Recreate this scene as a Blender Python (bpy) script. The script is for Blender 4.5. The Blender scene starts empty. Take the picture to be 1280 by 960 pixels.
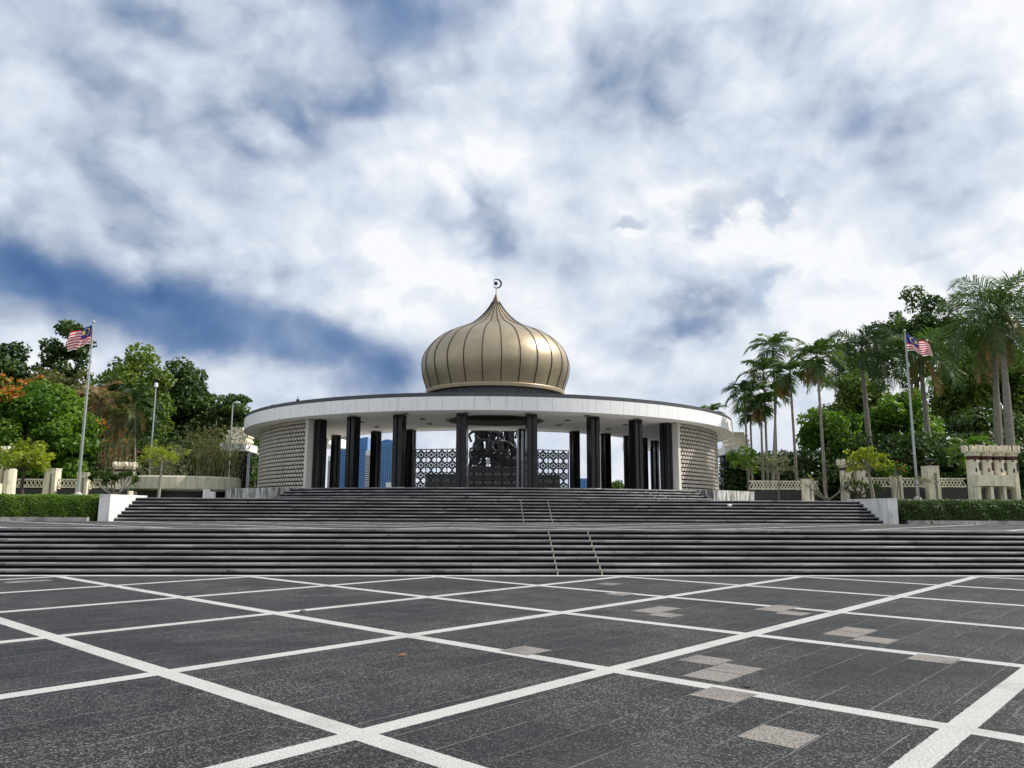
import bpy, bmesh, math, random
import numpy as np
from mathutils import Vector, Matrix

scene = bpy.context.scene
COL = scene.collection
random.seed(7)
R = math.radians
PI = math.pi

# ---------------------------------------------------------------- camera
F_PX, PITCH, ROLL, YAW, EYE = 975.1, R(9.138), R(0.2511), R(-2.82), 1.6
cam_data = bpy.data.cameras.new("camera")
cam = bpy.data.objects.new("camera", cam_data)
COL.objects.link(cam)
cam_data.sensor_width = 36.0
cam_data.lens = F_PX / 1280.0 * 36.0
cam_data.clip_start = 0.05
cam_data.clip_end = 12000
CAM_M = Matrix.Translation((0, 0, EYE)) @ Matrix.Rotation(YAW, 4, 'Z') @ Matrix.Rotation(PI / 2 + PITCH, 4, 'X') @ Matrix.Rotation(ROLL, 4, 'Z')
cam.matrix_world = CAM_M
scene.camera = cam


def ray(px, py):
    v = CAM_M.to_3x3() @ Vector(((px - 640) / F_PX, -(py - 480) / F_PX, -1))
    return v


def W(px, py, Y):
    """world point at depth Y seen at photo pixel (px, py)"""
    v = ray(px, py)
    t = Y / v.y
    return Vector((v.x * t, Y, EYE + v.z * t))


# ---------------------------------------------------------------- light
SUN_AZ, SUN_EL = R(84), R(43)            # azimuth from +Y towards +X
scene.view_settings.view_transform = 'Standard'
scene.view_settings.look = 'None'
scene.view_settings.gamma = 1.0
scene.view_settings.use_curve_mapping = False
scene.view_settings.exposure = 0.1
sun_data = bpy.data.lights.new("sun", 'SUN')
sun_data.energy = 4.8
sun_data.angle = R(0.5)
sun_data.color = (1.0, 0.95, 0.87)
sun = bpy.data.objects.new("sun", sun_data)
COL.objects.link(sun)
sdir = Vector((math.sin(SUN_AZ) * math.cos(SUN_EL), math.cos(SUN_AZ) * math.cos(SUN_EL), math.sin(SUN_EL)))
sun.rotation_euler = (-sdir).to_track_quat('-Z', 'Y').to_euler()
sun.location = (40, 10, 40)


# ---------------------------------------------------------------- node helper
class NT:
    def __init__(self, tree):
        self.t = tree
        self.n = tree.nodes
        self.l = tree.links

    def node(self, typ, **kw):
        n = self.n.new(typ)
        for k, v in kw.items():
            setattr(n, k, v)
        return n

    def set(self, sock, v):
        if isinstance(v, bpy.types.NodeSocket):
            self.l.new(v, sock)
        elif v is not None:
            sock.default_value = v

    def m(self, op, a, b=None, c=None, clamp=False):
        n = self.node('ShaderNodeMath', operation=op, use_clamp=clamp)
        self.set(n.inputs[0], a)
        if b is not None:
            self.set(n.inputs[1], b)
        if c is not None:
            self.set(n.inputs[2], c)
        return n.outputs[0]

    def vm(self, op, a, b=None):
        n = self.node('ShaderNodeVectorMath', operation=op)
        self.set(n.inputs[0], a)
        if b is not None:
            if op == 'SCALE':
                self.set(n.inputs['Scale'], b)
            else:
                self.set(n.inputs[1], b)
        return n.outputs[0]

    def mix(self, f, a, b, blend='MIX'):
        n = self.node('ShaderNodeMix', data_type='RGBA', blend_type=blend)
        self.set(n.inputs[0], f)
        self.set(n.inputs[6], a)
        self.set(n.inputs[7], b)
        return n.outputs[2]

    def noise(self, vec, scale, detail=2, rough=0.5, dist=0.0, typ=None):
        n = self.node('ShaderNodeTexNoise')
        if vec is not None:
            self.l.new(vec, n.inputs['Vector'])
        n.inputs['Scale'].default_value = scale
        n.inputs['Detail'].default_value = detail
        n.inputs['Roughness'].default_value = rough
        n.inputs['Distortion'].default_value = dist
        return n.outputs['Fac']

    def ramp(self, f, stops, interp='LINEAR'):
        n = self.node('ShaderNodeValToRGB')
        self.set(n.inputs[0], f)
        cr = n.color_ramp
        cr.interpolation = interp
        while len(cr.elements) < len(stops):
            cr.elements.new(0.5)
        for e, (p, c) in zip(cr.elements, stops):
            e.position = p
            e.color = c if len(c) == 4 else (*c, 1)
        return n.outputs[0]

    def xyz(self, vec):
        n = self.node('ShaderNodeSeparateXYZ')
        self.l.new(vec, n.inputs[0])
        return n.outputs

    def comb(self, x, y, z):
        n = self.node('ShaderNodeCombineXYZ')
        self.set(n.inputs[0], x)
        self.set(n.inputs[1], y)
        self.set(n.inputs[2], z)
        return n.outputs[0]

    def smooth(self, v, a, b, o0=0.0, o1=1.0):
        n = self.node('ShaderNodeMapRange', interpolation_type='SMOOTHSTEP')
        self.set(n.inputs[0], v)
        n.inputs[1].default_value = a
        n.inputs[2].default_value = b
        n.inputs[3].default_value = o0
        n.inputs[4].default_value = o1
        return n.outputs[0]


# ---------------------------------------------------------------- sky with clouds
world = bpy.data.worlds.new("World")
scene.world = world
world.use_nodes = True
world.cycles.sampling_method = 'MANUAL'
world.cycles.sample_map_resolution = 256
wt = NT(world.node_tree)
wt.n.clear()
wout = wt.node('ShaderNodeOutputWorld')
nishita = wt.node('ShaderNodeTexSky', sky_type='NISHITA', sun_disc=False)
nishita.sun_elevation = SUN_EL
nishita.sun_rotation = SUN_AZ
nishita.altitude = 60
nishita.air_density = 1.0
nishita.dust_density = 0.5
nishita.ozone_density = 1.5
bg_sky = wt.node('ShaderNodeBackground')
wt.l.new(nishita.outputs[0], bg_sky.inputs[0])
bg_sky.inputs[1].default_value = 0.10
dirv = wt.vm('NORMALIZE', wt.node('ShaderNodeTexCoord').outputs['Generated'])
dx, dy, dz = wt.xyz(dirv)[0:3]
zc = wt.m('ADD', wt.m('MAXIMUM', dz, 0.0), 0.22)
# clouds live in direction space: warped 3D noise on the view direction, flattened a little
d3 = wt.comb(dx, dy, wt.m('MULTIPLY', dz, 1.2))
warp = wt.node('ShaderNodeTexNoise')
wt.l.new(d3, warp.inputs['Vector'])
warp.inputs['Scale'].default_value = 5.0
warp.inputs['Detail'].default_value = 5
warp.inputs['Roughness'].default_value = 0.55
wv = wt.vm('SUBTRACT', warp.outputs['Color'], (0.5, 0.5, 0.5))
p2 = wt.vm('ADD', d3, wt.vm('SCALE', wv, 0.10))


def puffs(vec, scale, detail, rough=0.5):
    """rounded cauliflower heads: inverted smooth Voronoi distance with octaves"""
    n = wt.node('ShaderNodeTexVoronoi', feature='F1')
    n.normalize = True
    wt.l.new(vec, n.inputs['Vector'])
    n.inputs['Scale'].default_value = scale
    n.inputs['Detail'].default_value = detail
    n.inputs['Roughness'].default_value = rough
    return wt.m('SUBTRACT', 1.0, n.outputs['Distance'])


toward = (0.016, 0.002, 0.028)
pA = puffs(p2, 8.5, 3.0, 0.45)
pB = puffs(wt.vm('ADD', p2, toward), 8.5, 3.0, 0.45)
nA = wt.noise(p2, 5.5, 9, 0.55)
nB = wt.noise(wt.vm('ADD', p2, (0.020, 0.004, 0.034)), 5.5, 9, 0.50)
relief = wt.m('ADD', wt.m('MULTIPLY', wt.m('SUBTRACT', pA, pB), 1.0), wt.m('MULTIPLY', wt.m('SUBTRACT', nA, nB), 0.55))
nC = wt.noise(wt.vm('ADD', d3, (7.3, 2.1, 0)), 3.0, 4, 0.5)
nD = wt.noise(wt.vm('ADD', p2, (1.3, 4.1, 2)), 19.0, 6, 0.6)
az = wt.m('ARCTAN2', dx, dy)
el = wt.m('ARCSINE', dz)
wx, wy, wz = wt.xyz(wv)[0:3]
az2 = wt.m('ADD', az, wt.m('ADD', wt.m('MULTIPLY', wx, 0.26), wt.m('MULTIPLY', wt.m('SUBTRACT', nA, 0.5), 0.16)))
el2 = wt.m('ADD', el, wt.m('ADD', wt.m('MULTIPLY', wy, 0.16), wt.m('MULTIPLY', wt.m('SUBTRACT', nD, 0.5), 0.06)))


def azel(px, py):
    v = ray(px, py).normalized()
    return math.atan2(v.x, v.y), math.asin(v.z)


# large cloud masses of this sky: centre (as seen in the photo), angular half sizes in degrees, tilt, strength
MASSES = [
    (500, 15, 9, 3.6, 0, -0.26), (470, 125, 7, 2.4, 4, -0.2), (400, 120, 4, 1.5, 0, -0.1), (600, 280, 7, 2.0, 0, -0.28), (645, 312, 3, 1.7, 0, -0.28),
    (100, 268, 12, 2.0, -6, 0.10), (60, 345, 14, 4.5, -6, -0.16), (300, 410, 12, 4.0, -8, -0.12),
    (60, 225, 11, 5, 0, -0.16), (300, 165, 3, 1.6, 0, -0.22), (1085, 160, 4.4, 2.3, 15, -0.40), (1190, 195, 5, 2.5, 10, -0.20),
    (850, 392, 5.5, 1.8, 0, -0.50), (800, 100, 11, 3.6, 5, -0.22), (890, 60, 7, 3, 0, -0.14),
    (90, 60, 12, 7, 0, -0.10), (1160, 320, 6, 0.6, 10, -0.12), (30, 410, 9, 1.2, -6, -0.1), (830, 470, 4, 1.2, 0, -0.12),
    (1250, 140, 7, 7, 0, 0.13), (1050, 330, 16, 7, 0, 0.10), (330, 300, 10, 3.2, -5, 0.10), (560, 350, 5, 3, 0, 0.22), (15, 150, 3.0, 3.0, 0, 0.26),
    (690, 30, 4, 4, 0, 0.10), (330, 40, 6, 4, 0, 0.10), (240, 452, 10, 1.9, 0, 0.22), (760, 450, 8, 3, 0, 0.12), (620, 190, 6, 4, 0, 0.12), (560, 250, 5, 2, 0, 0.1),
]
field = wt.m('MULTIPLY', wt.m('SUBTRACT', nC, 0.5), 0.46)
field = wt.m('ADD', field, wt.m('MULTIPLY', wt.m('SUBTRACT', nA, 0.5), 0.32))
field = wt.m('ADD', field, wt.m('MULTIPLY', wt.m('SUBTRACT', pA, 0.58), 0.30))
field = wt.m('ADD', field, wt.m('MULTIPLY', wt.m('SUBTRACT', nD, 0.5), 0.17))
field = wt.m('ADD', field, wt.m('MULTIPLY', relief, 1.05))
for (px, py, ra, re_, tilt, amp) in MASSES:
    a0, e0 = azel(px, py)
    ct, st = math.cos(R(tilt)), math.sin(R(tilt))
    da = wt.m('SUBTRACT', az2, a0)
    de = wt.m('SUBTRACT', el2, e0)
    u = wt.m('ADD', wt.m('MULTIPLY', da, ct / R(ra)), wt.m('MULTIPLY', de, st / R(ra)))
    v = wt.m('ADD', wt.m('MULTIPLY', da, -st / R(re_)), wt.m('MULTIPLY', de, ct / R(re_)))
    q = wt.m('ADD', wt.m('MULTIPLY', u, u), wt.m('MULTIPLY', v, v))
    g = wt.m('POWER', 2.7183, wt.m('MULTIPLY', q, -0.75))
    field = wt.m('ADD', field, wt.m('MULTIPLY', g, amp))
front = wt.m('MULTIPLY', wt.m('MINIMUM', wt.m('MAXIMUM', az, -0.7), 0.7), 0.14)
behind = wt.smooth(wt.m('ABSOLUTE', az), 0.9, 1.7)          # unseen sky behind the viewer, brightness added to fill the front faces
field = wt.m('ADD', field, front)
field = wt.m('ADD', field, wt.m('MULTIPLY', behind, 0.12))
field = wt.m('ADD', field, 0.765)
cloudcol = wt.ramp(field, [(0.0, (0.050, 0.125, 0.32)), (0.22, (0.145, 0.23, 0.40)), (0.40, (0.30, 0.375, 0.51)), (0.56, (0.46, 0.525, 0.645)),
                           (0.72, (0.60, 0.67, 0.78)), (0.86, (0.73, 0.775, 0.85)), (0.96, (0.82, 0.85, 0.90)), (1.0, (0.88, 0.895, 0.92))])
bank = None
for (px, py, ra, re_, tilt, amp) in [(-30, 330, 13, 2.6, -5, 1.0), (210, 388, 12.5, 2.3, -8, 1.0), (395, 425, 8, 2.3, -9, 0.9), (478, 468, 4.6, 3.0, 0, 0.85), (505, 5, 7.5, 3.0, 0, 0.72), (470, 128, 5.0, 1.7, 5, 0.62), (590, 282, 5.0, 1.3, 3, 0.42), (648, 312, 2.2, 1.2, 0, 0.55), (855, 395, 4.2, 1.1, 0, 0.58), (1088, 158, 3.0, 1.5, 18, 0.58), (300, 165, 2.0, 1.0, 0, 0.45)]:
    a0, e0 = azel(px, py)
    ct, st = math.cos(R(tilt)), math.sin(R(tilt))
    da = wt.m('SUBTRACT', wt.m('ADD', az, wt.m('MULTIPLY', wx, 0.16)), a0)
    de = wt.m('SUBTRACT', wt.m('ADD', el, wt.m('ADD', wt.m('MULTIPLY', wy, 0.10), wt.m('MULTIPLY', wt.m('SUBTRACT', pA, 0.58), 0.05))), e0)
    u = wt.m('ADD', wt.m('MULTIPLY', da, ct / R(ra)), wt.m('MULTIPLY', de, st / R(ra)))
    v = wt.m('ADD', wt.m('MULTIPLY', da, -st / R(re_)), wt.m('MULTIPLY', de, ct / R(re_)))
    g = wt.m('MULTIPLY', wt.m('POWER', 2.7183, wt.m('MULTIPLY', wt.m('ADD', wt.m('MULTIPLY', u, u), wt.m('MULTIPLY', v, v)), -0.9)), amp)
    bank = g if bank is None else wt.m('MAXIMUM', bank, g)
bankcol = wt.ramp(wt.m('ADD', wt.m('ADD', wt.m('MULTIPLY', nC, 0.7), wt.m('MULTIPLY', nA, 0.45)), wt.m('MULTIPLY', relief, 0.8)),
                  [(0.35, (0.060, 0.135, 0.315)), (0.58, (0.105, 0.195, 0.385)), (0.85, (0.22, 0.32, 0.50))])
cloudcol = wt.mix(wt.smooth(bank, 0.22, 0.85, 0.0, 0.93), cloudcol, bankcol)
bg_cloud = wt.node('ShaderNodeBackground')
wt.l.new(cloudcol, bg_cloud.inputs[0])
wt.l.new(wt.m('ADD', wt.m('MULTIPLY', behind, 0.0), 1.0), bg_cloud.inputs[1])
# a few blue holes in the cover
hole = None
for (px, py, ra, re_) in [(935, 250, 4.0, 1.7), (805, 274, 1.7, 0.9), (945, 355, 1.8, 1.1)]:
    a0, e0 = azel(px, py)
    u = wt.m('DIVIDE', wt.m('SUBTRACT', az2, a0), R(ra))
    v = wt.m('DIVIDE', wt.m('SUBTRACT', el2, e0), R(re_))
    g = wt.m('POWER', 2.7183, wt.m('MULTIPLY', wt.m('ADD', wt.m('MULTIPLY', u, u), wt.m('MULTIPLY', v, v)), -0.8))
    hole = g if hole is None else wt.m('MAXIMUM', hole, g)
cover = wt.smooth(wt.m('ADD', hole, wt.m('MULTIPLY', wt.m('SUBTRACT', nD, 0.5), 1.6)), 0.30, 1.0, 1.0, 0.5)
wmix = wt.node('ShaderNodeMixShader')
wt.l.new(cover, wmix.inputs[0])
wt.l.new(bg_sky.outputs[0], wmix.inputs[1])
wt.l.new(bg_cloud.outputs[0], wmix.inputs[2])
wt.l.new(wmix.outputs[0], wout.inputs[0])

# ---------------------------------------------------------------- materials
MATS = {}


def new_mat(name):
    m = bpy.data.materials.new(name)
    m.use_nodes = True
    t = NT(m.node_tree)
    b = t.n['Principled BSDF']
    MATS[name] = m
    return m, t, b


def simple(name, col, rough=0.6, metal=0.0, var=0.15, scale=3.0, spec=0.5, bump=0.0, bscale=40, stain=None, stain_amt=0.0, sscale=(1, 1, 1), sth=(0.48, 0.72)):
    m, t, b = new_mat(name)
    tc = t.node('ShaderNodeTexCoord').outputs['Object']
    n = t.noise(tc, scale, 5, 0.6)
    dark = tuple(c * (1 - var) for c in col) + (1,)
    light = tuple(min(1, c * (1 + var)) for c in col) + (1,)
    c = t.ramp(n, [(0.3, dark), (0.7, light)])
    if stain:
        mp = t.node('ShaderNodeMapping')
        t.l.new(tc, mp.inputs[0])
        mp.inputs['Scale'].default_value = sscale
        s = t.noise(mp.outputs[0], 2.2, 6, 0.65)
        c = t.mix(t.smooth(s, sth[0], sth[1], 0, stain_amt), c, (*stain, 1))
    t.l.new(c, b.inputs['Base Color'])
    b.inputs['Roughness'].default_value = rough
    b.inputs['Metallic'].default_value = metal
    b.inputs['Specular IOR Level'].default_value = spec
    if bump:
        bn = t.node('ShaderNodeBump')
        bn.inputs['Strength'].default_value = bump
        bn.inputs['Distance'].default_value = 0.02
        t.l.new(t.noise(tc, bscale, 4, 0.6), bn.inputs['Height'])
        t.l.new(bn.outputs[0], b.inputs['Normal'])
    return m


GS, GU, GV = 3.1434, (-0.8004 + 10.4308) / math.sqrt(2), (-0.8004 - 10.4308) / math.sqrt(2)


def plaza_material():
    m, t, b = new_mat("granite plaza")
    pos = t.node('ShaderNodeNewGeometry').outputs['Position']
    x, y, z = t.xyz(pos)[0:3]
    k = 1 / math.sqrt(2)
    u = t.m('MULTIPLY', t.m('SUBTRACT', t.m('MULTIPLY', t.m('ADD', x, y), k), GU), 1 / GS)
    v = t.m('MULTIPLY', t.m('SUBTRACT', t.m('MULTIPLY', t.m('SUBTRACT', x, y), k), GV), 1 / GS)
    # wobble of the inlay edges, chips
    wob = t.m('MULTIPLY', t.m('SUBTRACT', t.noise(pos, 14, 3, 0.6), 0.5), 0.006)

    def dist(c, period=1.0):
        fr = t.m('FRACT', t.m('ADD', t.m('MULTIPLY', c, 1 / period), 0.5))
        return t.m('MULTIPLY', t.m('ABSOLUTE', t.m('SUBTRACT', fr, 0.5)), period)
    band = t.m('MINIMUM', dist(u), dist(v))
    isband = t.smooth(t.m('ADD', band, wob), 0.0315, 0.0335, 1, 0)
    # paving joints: seven courses a bay, running bond
    per = 1 / 7.0
    row = t.m('FLOOR', t.m('ADD', t.m('MULTIPLY', v, 7.0), 0.5))
    stag = t.m('MULTIPLY', t.m('FRACT', t.m('MULTIPLY', row, 0.5)), per)
    us = t.m('ADD', u, stag)
    jv = dist(t.m('ADD', v, per / 2), per)
    ju = dist(us, per)
    jn = t.noise(pos, 1.1, 3, 0.6)
    jn2 = t.noise(t.vm('ADD', pos, (5, 3, 0)), 2.3, 3, 0.6)
    joint = t.m('MAXIMUM', t.m('MULTIPLY', t.smooth(jv, 0.0006, 0.0021, 1, 0), t.smooth(jn, 0.36, 0.62, 0.06, 0.95)),
                t.m('MULTIPLY', t.smooth(ju, 0.0005, 0.0016, 1, 0), t.smooth(jn2, 0.5, 0.7, 0.0, 0.6)))
    jd = t.m('MINIMUM', jv, ju)
    # slab to slab tone
    cell = t.comb(t.m('FLOOR', t.m('MULTIPLY', us, 7.0)), row, 0.0)
    wn = t.node('ShaderNodeTexWhiteNoise', noise_dimensions='2D')
    t.l.new(cell, wn.inputs['Vector'])
    tone = t.m('ADD', t.m('MULTIPLY', wn.outputs['Value'], 0.55), 0.72)
    # exposed aggregate speckle
    g1 = t.noise(pos, 62, 3, 0.8)
    g2 = t.noise(t.vm('ADD', pos, (3.1, 1.7, 0.4)), 30, 3, 0.75)
    vor = t.node('ShaderNodeTexVoronoi')
    t.l.new(pos, vor.inputs['Vector'])
    vor.inputs['Scale'].default_value = 90
    vcol = t.xyz(vor.outputs['Color'])[0]
    base = t.mix(t.smooth(g1, 0.36, 0.62), (0.0025, 0.0026, 0.0029, 1), (0.0225, 0.0225, 0.0230, 1))
    base = t.mix(t.smooth(g2, 0.52, 0.70, 0, 0.6), base, (0.066, 0.065, 0.063, 1))
    base = t.mix(t.smooth(vcol, 0.70, 0.98, 0, 0.62), base, (0.24, 0.236, 0.225, 1))
    tn = t.node('ShaderNodeMix', data_type='RGBA', blend_type='MULTIPLY')
    tn.inputs[0].default_value = 1
    t.l.new(base, tn.inputs[6])
    cc = t.node('ShaderNodeCombineColor')
    for i in range(3):
        t.l.new(tone, cc.inputs[i])
    t.l.new(cc.outputs[0], tn.inputs[7])
    base = tn.outputs[2]
    # broad damp and dusty areas
    big = t.noise(pos, 0.28, 4, 0.55)
    base = t.mix(t.smooth(big, 0.40, 0.60, 0.0, 0.5), base, (0.012, 0.013, 0.016, 1))
    base = t.mix(t.smooth(t.noise(t.vm('ADD', pos, (31, 9, 0)), 0.55, 5, 0.6), 0.5, 0.75, 0, 0.30), base, (0.088, 0.086, 0.082, 1))
    drip = t.node('ShaderNodeMapping')
    t.l.new(pos, drip.inputs[0])
    drip.inputs['Rotation'].default_value = (0, 0, R(20))
    drip.inputs['Scale'].default_value = (0.35, 1.6, 1.0)
    base = t.mix(t.smooth(t.noise(drip.outputs[0], 0.9, 7, 0.66, 0.6), 0.52, 0.68, 0.0, 0.55), base, (0.010, 0.0105, 0.012, 1))
    base = t.mix(t.smooth(t.noise(pos, 3.2, 6, 0.7), 0.60, 0.75, 0.0, 0.35), base, (0.10, 0.098, 0.092, 1))
    base = t.mix(t.m('MULTIPLY', joint, 0.7), base, (0.24, 0.235, 0.22, 1))
    # white inlay
    wn2 = t.noise(pos, 70, 3, 0.7)
    white = t.mix(t.smooth(wn2, 0.35, 0.62), (0.27, 0.265, 0.255, 1), (0.53, 0.525, 0.51, 1))
    white = t.mix(t.smooth(t.noise(pos, 1.3, 7, 0.7), 0.46, 0.72, 0, 0.6), white, (0.27, 0.265, 0.25, 1))
    wj = t.smooth(t.m('ABSOLUTE', t.m('SUBTRACT', jd, 0.0)), 0.0005, 0.0018, 0.25, 0)
    white = t.mix(wj, white, (0.2, 0.195, 0.18, 1))
    col = t.mix(isband, base, white)
    t.l.new(col, b.inputs['Base Color'])
    rg = t.m('ADD', t.m('MULTIPLY', t.noise(pos, 60, 2), 0.25), 0.52)
    t.l.new(rg, b.inputs['Roughness'])
    b.inputs['Specular IOR Level'].default_value = 0.22
    bp = t.node('ShaderNodeBump')
    bp.inputs['Strength'].default_value = 0.5
    bp.inputs['Distance'].default_value = 0.004
    t.l.new(t.m('SUBTRACT', g1, t.m('MULTIPLY', joint, 0.6)), bp.inputs['Height'])
    t.l.new(bp.outputs[0], b.inputs['Normal'])
    return m


def granular(name, c0, c1, scale=80, rough=0.7):
    m, t, b = new_mat(name)
    pos = t.node('ShaderNodeNewGeometry').outputs['Position']
    n = t.noise(pos, scale, 3, 0.7)
    c = t.mix(t.smooth(n, 0.35, 0.65), (*c0, 1), (*c1, 1))
    s = t.noise(pos, 1.5, 5, 0.6)
    c = t.mix(t.smooth(s, 0.45, 0.75, 0, 0.5), c, tuple(v * 0.5 for v in c0) + (1,))
    t.l.new(c, b.inputs['Base Color'])
    b.inputs['Roughness'].default_value = rough
    b.inputs['Specular IOR Level'].default_value = 0.3
    return m


def step_material():
    m, t, b = new_mat("granite step slab")
    pos = t.node('ShaderNodeNewGeometry').outputs['Position']
    mp = t.node('ShaderNodeMapping')
    t.l.new(pos, mp.inputs[0])
    mp.inputs['Scale'].default_value = (0.55, 3.5, 7.0)
    n = t.noise(mp.outputs[0], 1.0, 6, 0.68)
    c = t.ramp(n, [(0.28, (0.03, 0.03, 0.032)), (0.45, (0.12, 0.12, 0.123)), (0.60, (0.27, 0.27, 0.275)), (0.78, (0.50, 0.50, 0.50))])
    g = t.noise(pos, 60, 2, 0.7)
    c = t.mix(t.smooth(g, 0.4, 0.7, 0, 0.3), c, (0.28, 0.28, 0.28, 1))
    wn = t.node('ShaderNodeTexWhiteNoise', noise_dimensions='3D')
    px_, py_, pz_ = t.xyz(pos)[0:3]
    t.l.new(t.comb(t.m('FLOOR', t.m('MULTIPLY', px_, 1 / 1.2)), t.m('FLOOR', t.m('MULTIPLY', py_, 3.03)), 0.0), wn.inputs['Vector'])
    c = t.mix(t.m('MULTIPLY', wn.outputs['Value'], 0.45), c, (0.06, 0.06, 0.062, 1))
    spot = t.node('ShaderNodeMapping')
    t.l.new(pos, spot.inputs[0])
    spot.inputs['Scale'].default_value = (1.0, 2.0, 4.0)
    c = t.mix(t.smooth(t.noise(spot.outputs[0], 1.6, 5, 0.7), 0.58, 0.66, 0, 0.8), c, (0.025, 0.025, 0.027, 1))
    x = t.xyz(pos)[0]
    fr = t.m('ABSOLUTE', t.m('SUBTRACT', t.m('FRACT', t.m('MULTIPLY', x, 1 / 1.2)), 0.5))
    c = t.mix(t.smooth(fr, 0.493, 0.498, 0, 0.6), c, (0.05, 0.05, 0.05, 1))
    t.l.new(c, b.inputs['Base Color'])
    b.inputs['Roughness'].default_value = 0.55
    return m


plaza_material()
step_material()
granular("brown paver", (0.085, 0.078, 0.072), (0.30, 0.275, 0.25), 55)
granular("white edging", (0.36, 0.355, 0.345), (0.6, 0.595, 0.575), 60)
simple("shadow black riser", (0.007, 0.007, 0.008), 0.6, var=0.4, spec=0.1)  # dark granite, blackened further for the shadow under the step lips
simple("lawn soil", (0.05, 0.075, 0.02), 0.9, var=0.4, scale=1.5)
simple("white wall paint", (0.74, 0.74, 0.72), 0.7, var=0.05, stain=(0.16, 0.16, 0.15), stain_amt=0.55, sscale=(1.6, 1.6, 0.35))
simple("weathered white wall", (0.52, 0.52, 0.50), 0.8, var=0.1, stain=(0.06, 0.06, 0.058), stain_amt=0.95, sscale=(2.6, 2.6, 0.45), sth=(0.38, 0.62))
simple("kerb concrete", (0.42, 0.41, 0.38), 0.8, var=0.2, stain=(0.09, 0.09, 0.08), stain_amt=0.7)
simple("fascia panel", (0.84, 0.84, 0.84), 0.5, var=0.025, stain=(0.42, 0.42, 0.43), stain_amt=0.4, sscale=(1.8, 1.8, 0.25), sth=(0.5, 0.75))
simple("soffit plaster", (0.80, 0.78, 0.74), 0.8, var=0.03)
simple("slate roofing", (0.055, 0.06, 0.068), 0.5, var=0.25, scale=1.2)
simple("dark recess", (0.03, 0.029, 0.026), 0.6, var=0.2)
simple("recess ring", (0.20, 0.19, 0.165), 0.6, var=0.12, scale=1.5)
simple("black marble", (0.009, 0.009, 0.011), 0.2, var=0.35, scale=2.0, spec=0.32, stain=(0.05, 0.05, 0.05), stain_amt=0.3, sscale=(3, 3, 0.5))
simple("platform marble", (0.46, 0.45, 0.43), 0.4, var=0.08)
simple("screen block", (0.56, 0.52, 0.465), 0.8, var=0.09, stain=(0.24, 0.21, 0.17), stain_amt=0.45, sscale=(1, 1, 0.3))
simple("screen hole shade", (0.012, 0.010, 0.009), 0.9, spec=0.1)  # near-black, paints the shade inside the holes of the pierced walls
simple("screen post", (0.60, 0.58, 0.53), 0.7, var=0.07)
simple("gate metal", (0.012, 0.012, 0.015), 0.4, metal=0.3, var=0.2)
simple("black metal", (0.012, 0.012, 0.013), 0.35, var=0.1)
simple("bronze", (0.028, 0.028, 0.033), 0.36, metal=0.6, var=0.4, bump=0.4, bscale=3)
simple("plinth stone", (0.03, 0.03, 0.034), 0.5, var=0.3)
simple("pole metal", (0.36, 0.39, 0.37), 0.35, metal=0.35, var=0.06)
simple("lamp glass", (0.7, 0.72, 0.72), 0.25, var=0.02)
simple("cream concrete", (0.72, 0.66, 0.51), 0.85, var=0.1, stain=(0.27, 0.23, 0.16), stain_amt=0.7, sscale=(3, 3, 0.5), bump=0.15)
simple("red band", (0.075, 0.026, 0.018), 0.8, var=0.2)
simple("planter concrete", (0.50, 0.48, 0.37), 0.85, var=0.1, stain=(0.18, 0.17, 0.11), stain_amt=0.7, sscale=(3, 3, 0.35))
simple("yellow marker", (0.36, 0.34, 0.27), 0.6, var=0.15)
simple("bark grey", (0.21, 0.19, 0.16), 0.9, var=0.3, scale=6, bump=0.4)
simple("bark pale", (0.22, 0.20, 0.17), 0.9, var=0.25, scale=6)
simple("bark dark", (0.06, 0.048, 0.036), 0.9, var=0.3, scale=4)
simple("crownshaft", (0.075, 0.115, 0.035), 0.5, var=0.2)
simple("flag red stripes", (0.7, 0.02, 0.03), 0.8)
simple("tower white", (0.66, 0.68, 0.70), 0.7, var=0.05)
simple("tower glass", (0.055, 0.17, 0.42), 0.22, var=0.12, scale=0.05, spec=0.4)
simple("tower line", (0.13, 0.27, 0.52), 0.4, var=0.05, scale=0.05)
simple("tower dark window", (0.06, 0.075, 0.10), 0.3, var=0.1)
simple("dry leaf", (0.22, 0.11, 0.045), 0.8, var=0.3, scale=20)
simple("dark leaf", (0.04, 0.025, 0.015), 0.8, var=0.3, scale=20)
simple("white litter", (0.8, 0.8, 0.8), 0.7, var=0.05)


def dome_metal():
    m, t, b = new_mat("gold dome metal")
    tc = t.node('ShaderNodeTexCoord').outputs['Object']
    mp = t.node('ShaderNodeMapping')
    t.l.new(tc, mp.inputs[0])
    mp.inputs['Scale'].default_value = (0.8, 0.8, 1.0)
    n = t.noise(mp.outputs[0], 1.2, 5, 0.6)
    c = t.ramp(n, [(0.3, (0.35, 0.29, 0.195)), (0.7, (0.43, 0.365, 0.255))])
    t.l.new(c, b.inputs['Base Color'])
    b.inputs['Metallic'].default_value = 0.72
    t.l.new(t.m('ADD', t.m('MULTIPLY', n, 0.12), 0.36), b.inputs['Roughness'])


dome_metal()
simple("dome seam", (0.035, 0.022, 0.014), 0.6, var=0.2)
simple("dome cap", (0.13, 0.10, 0.085), 0.45, metal=0.6, var=0.15)
simple("gold ring", (0.52, 0.42, 0.29), 0.4, metal=0.4, var=0.08)


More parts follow.
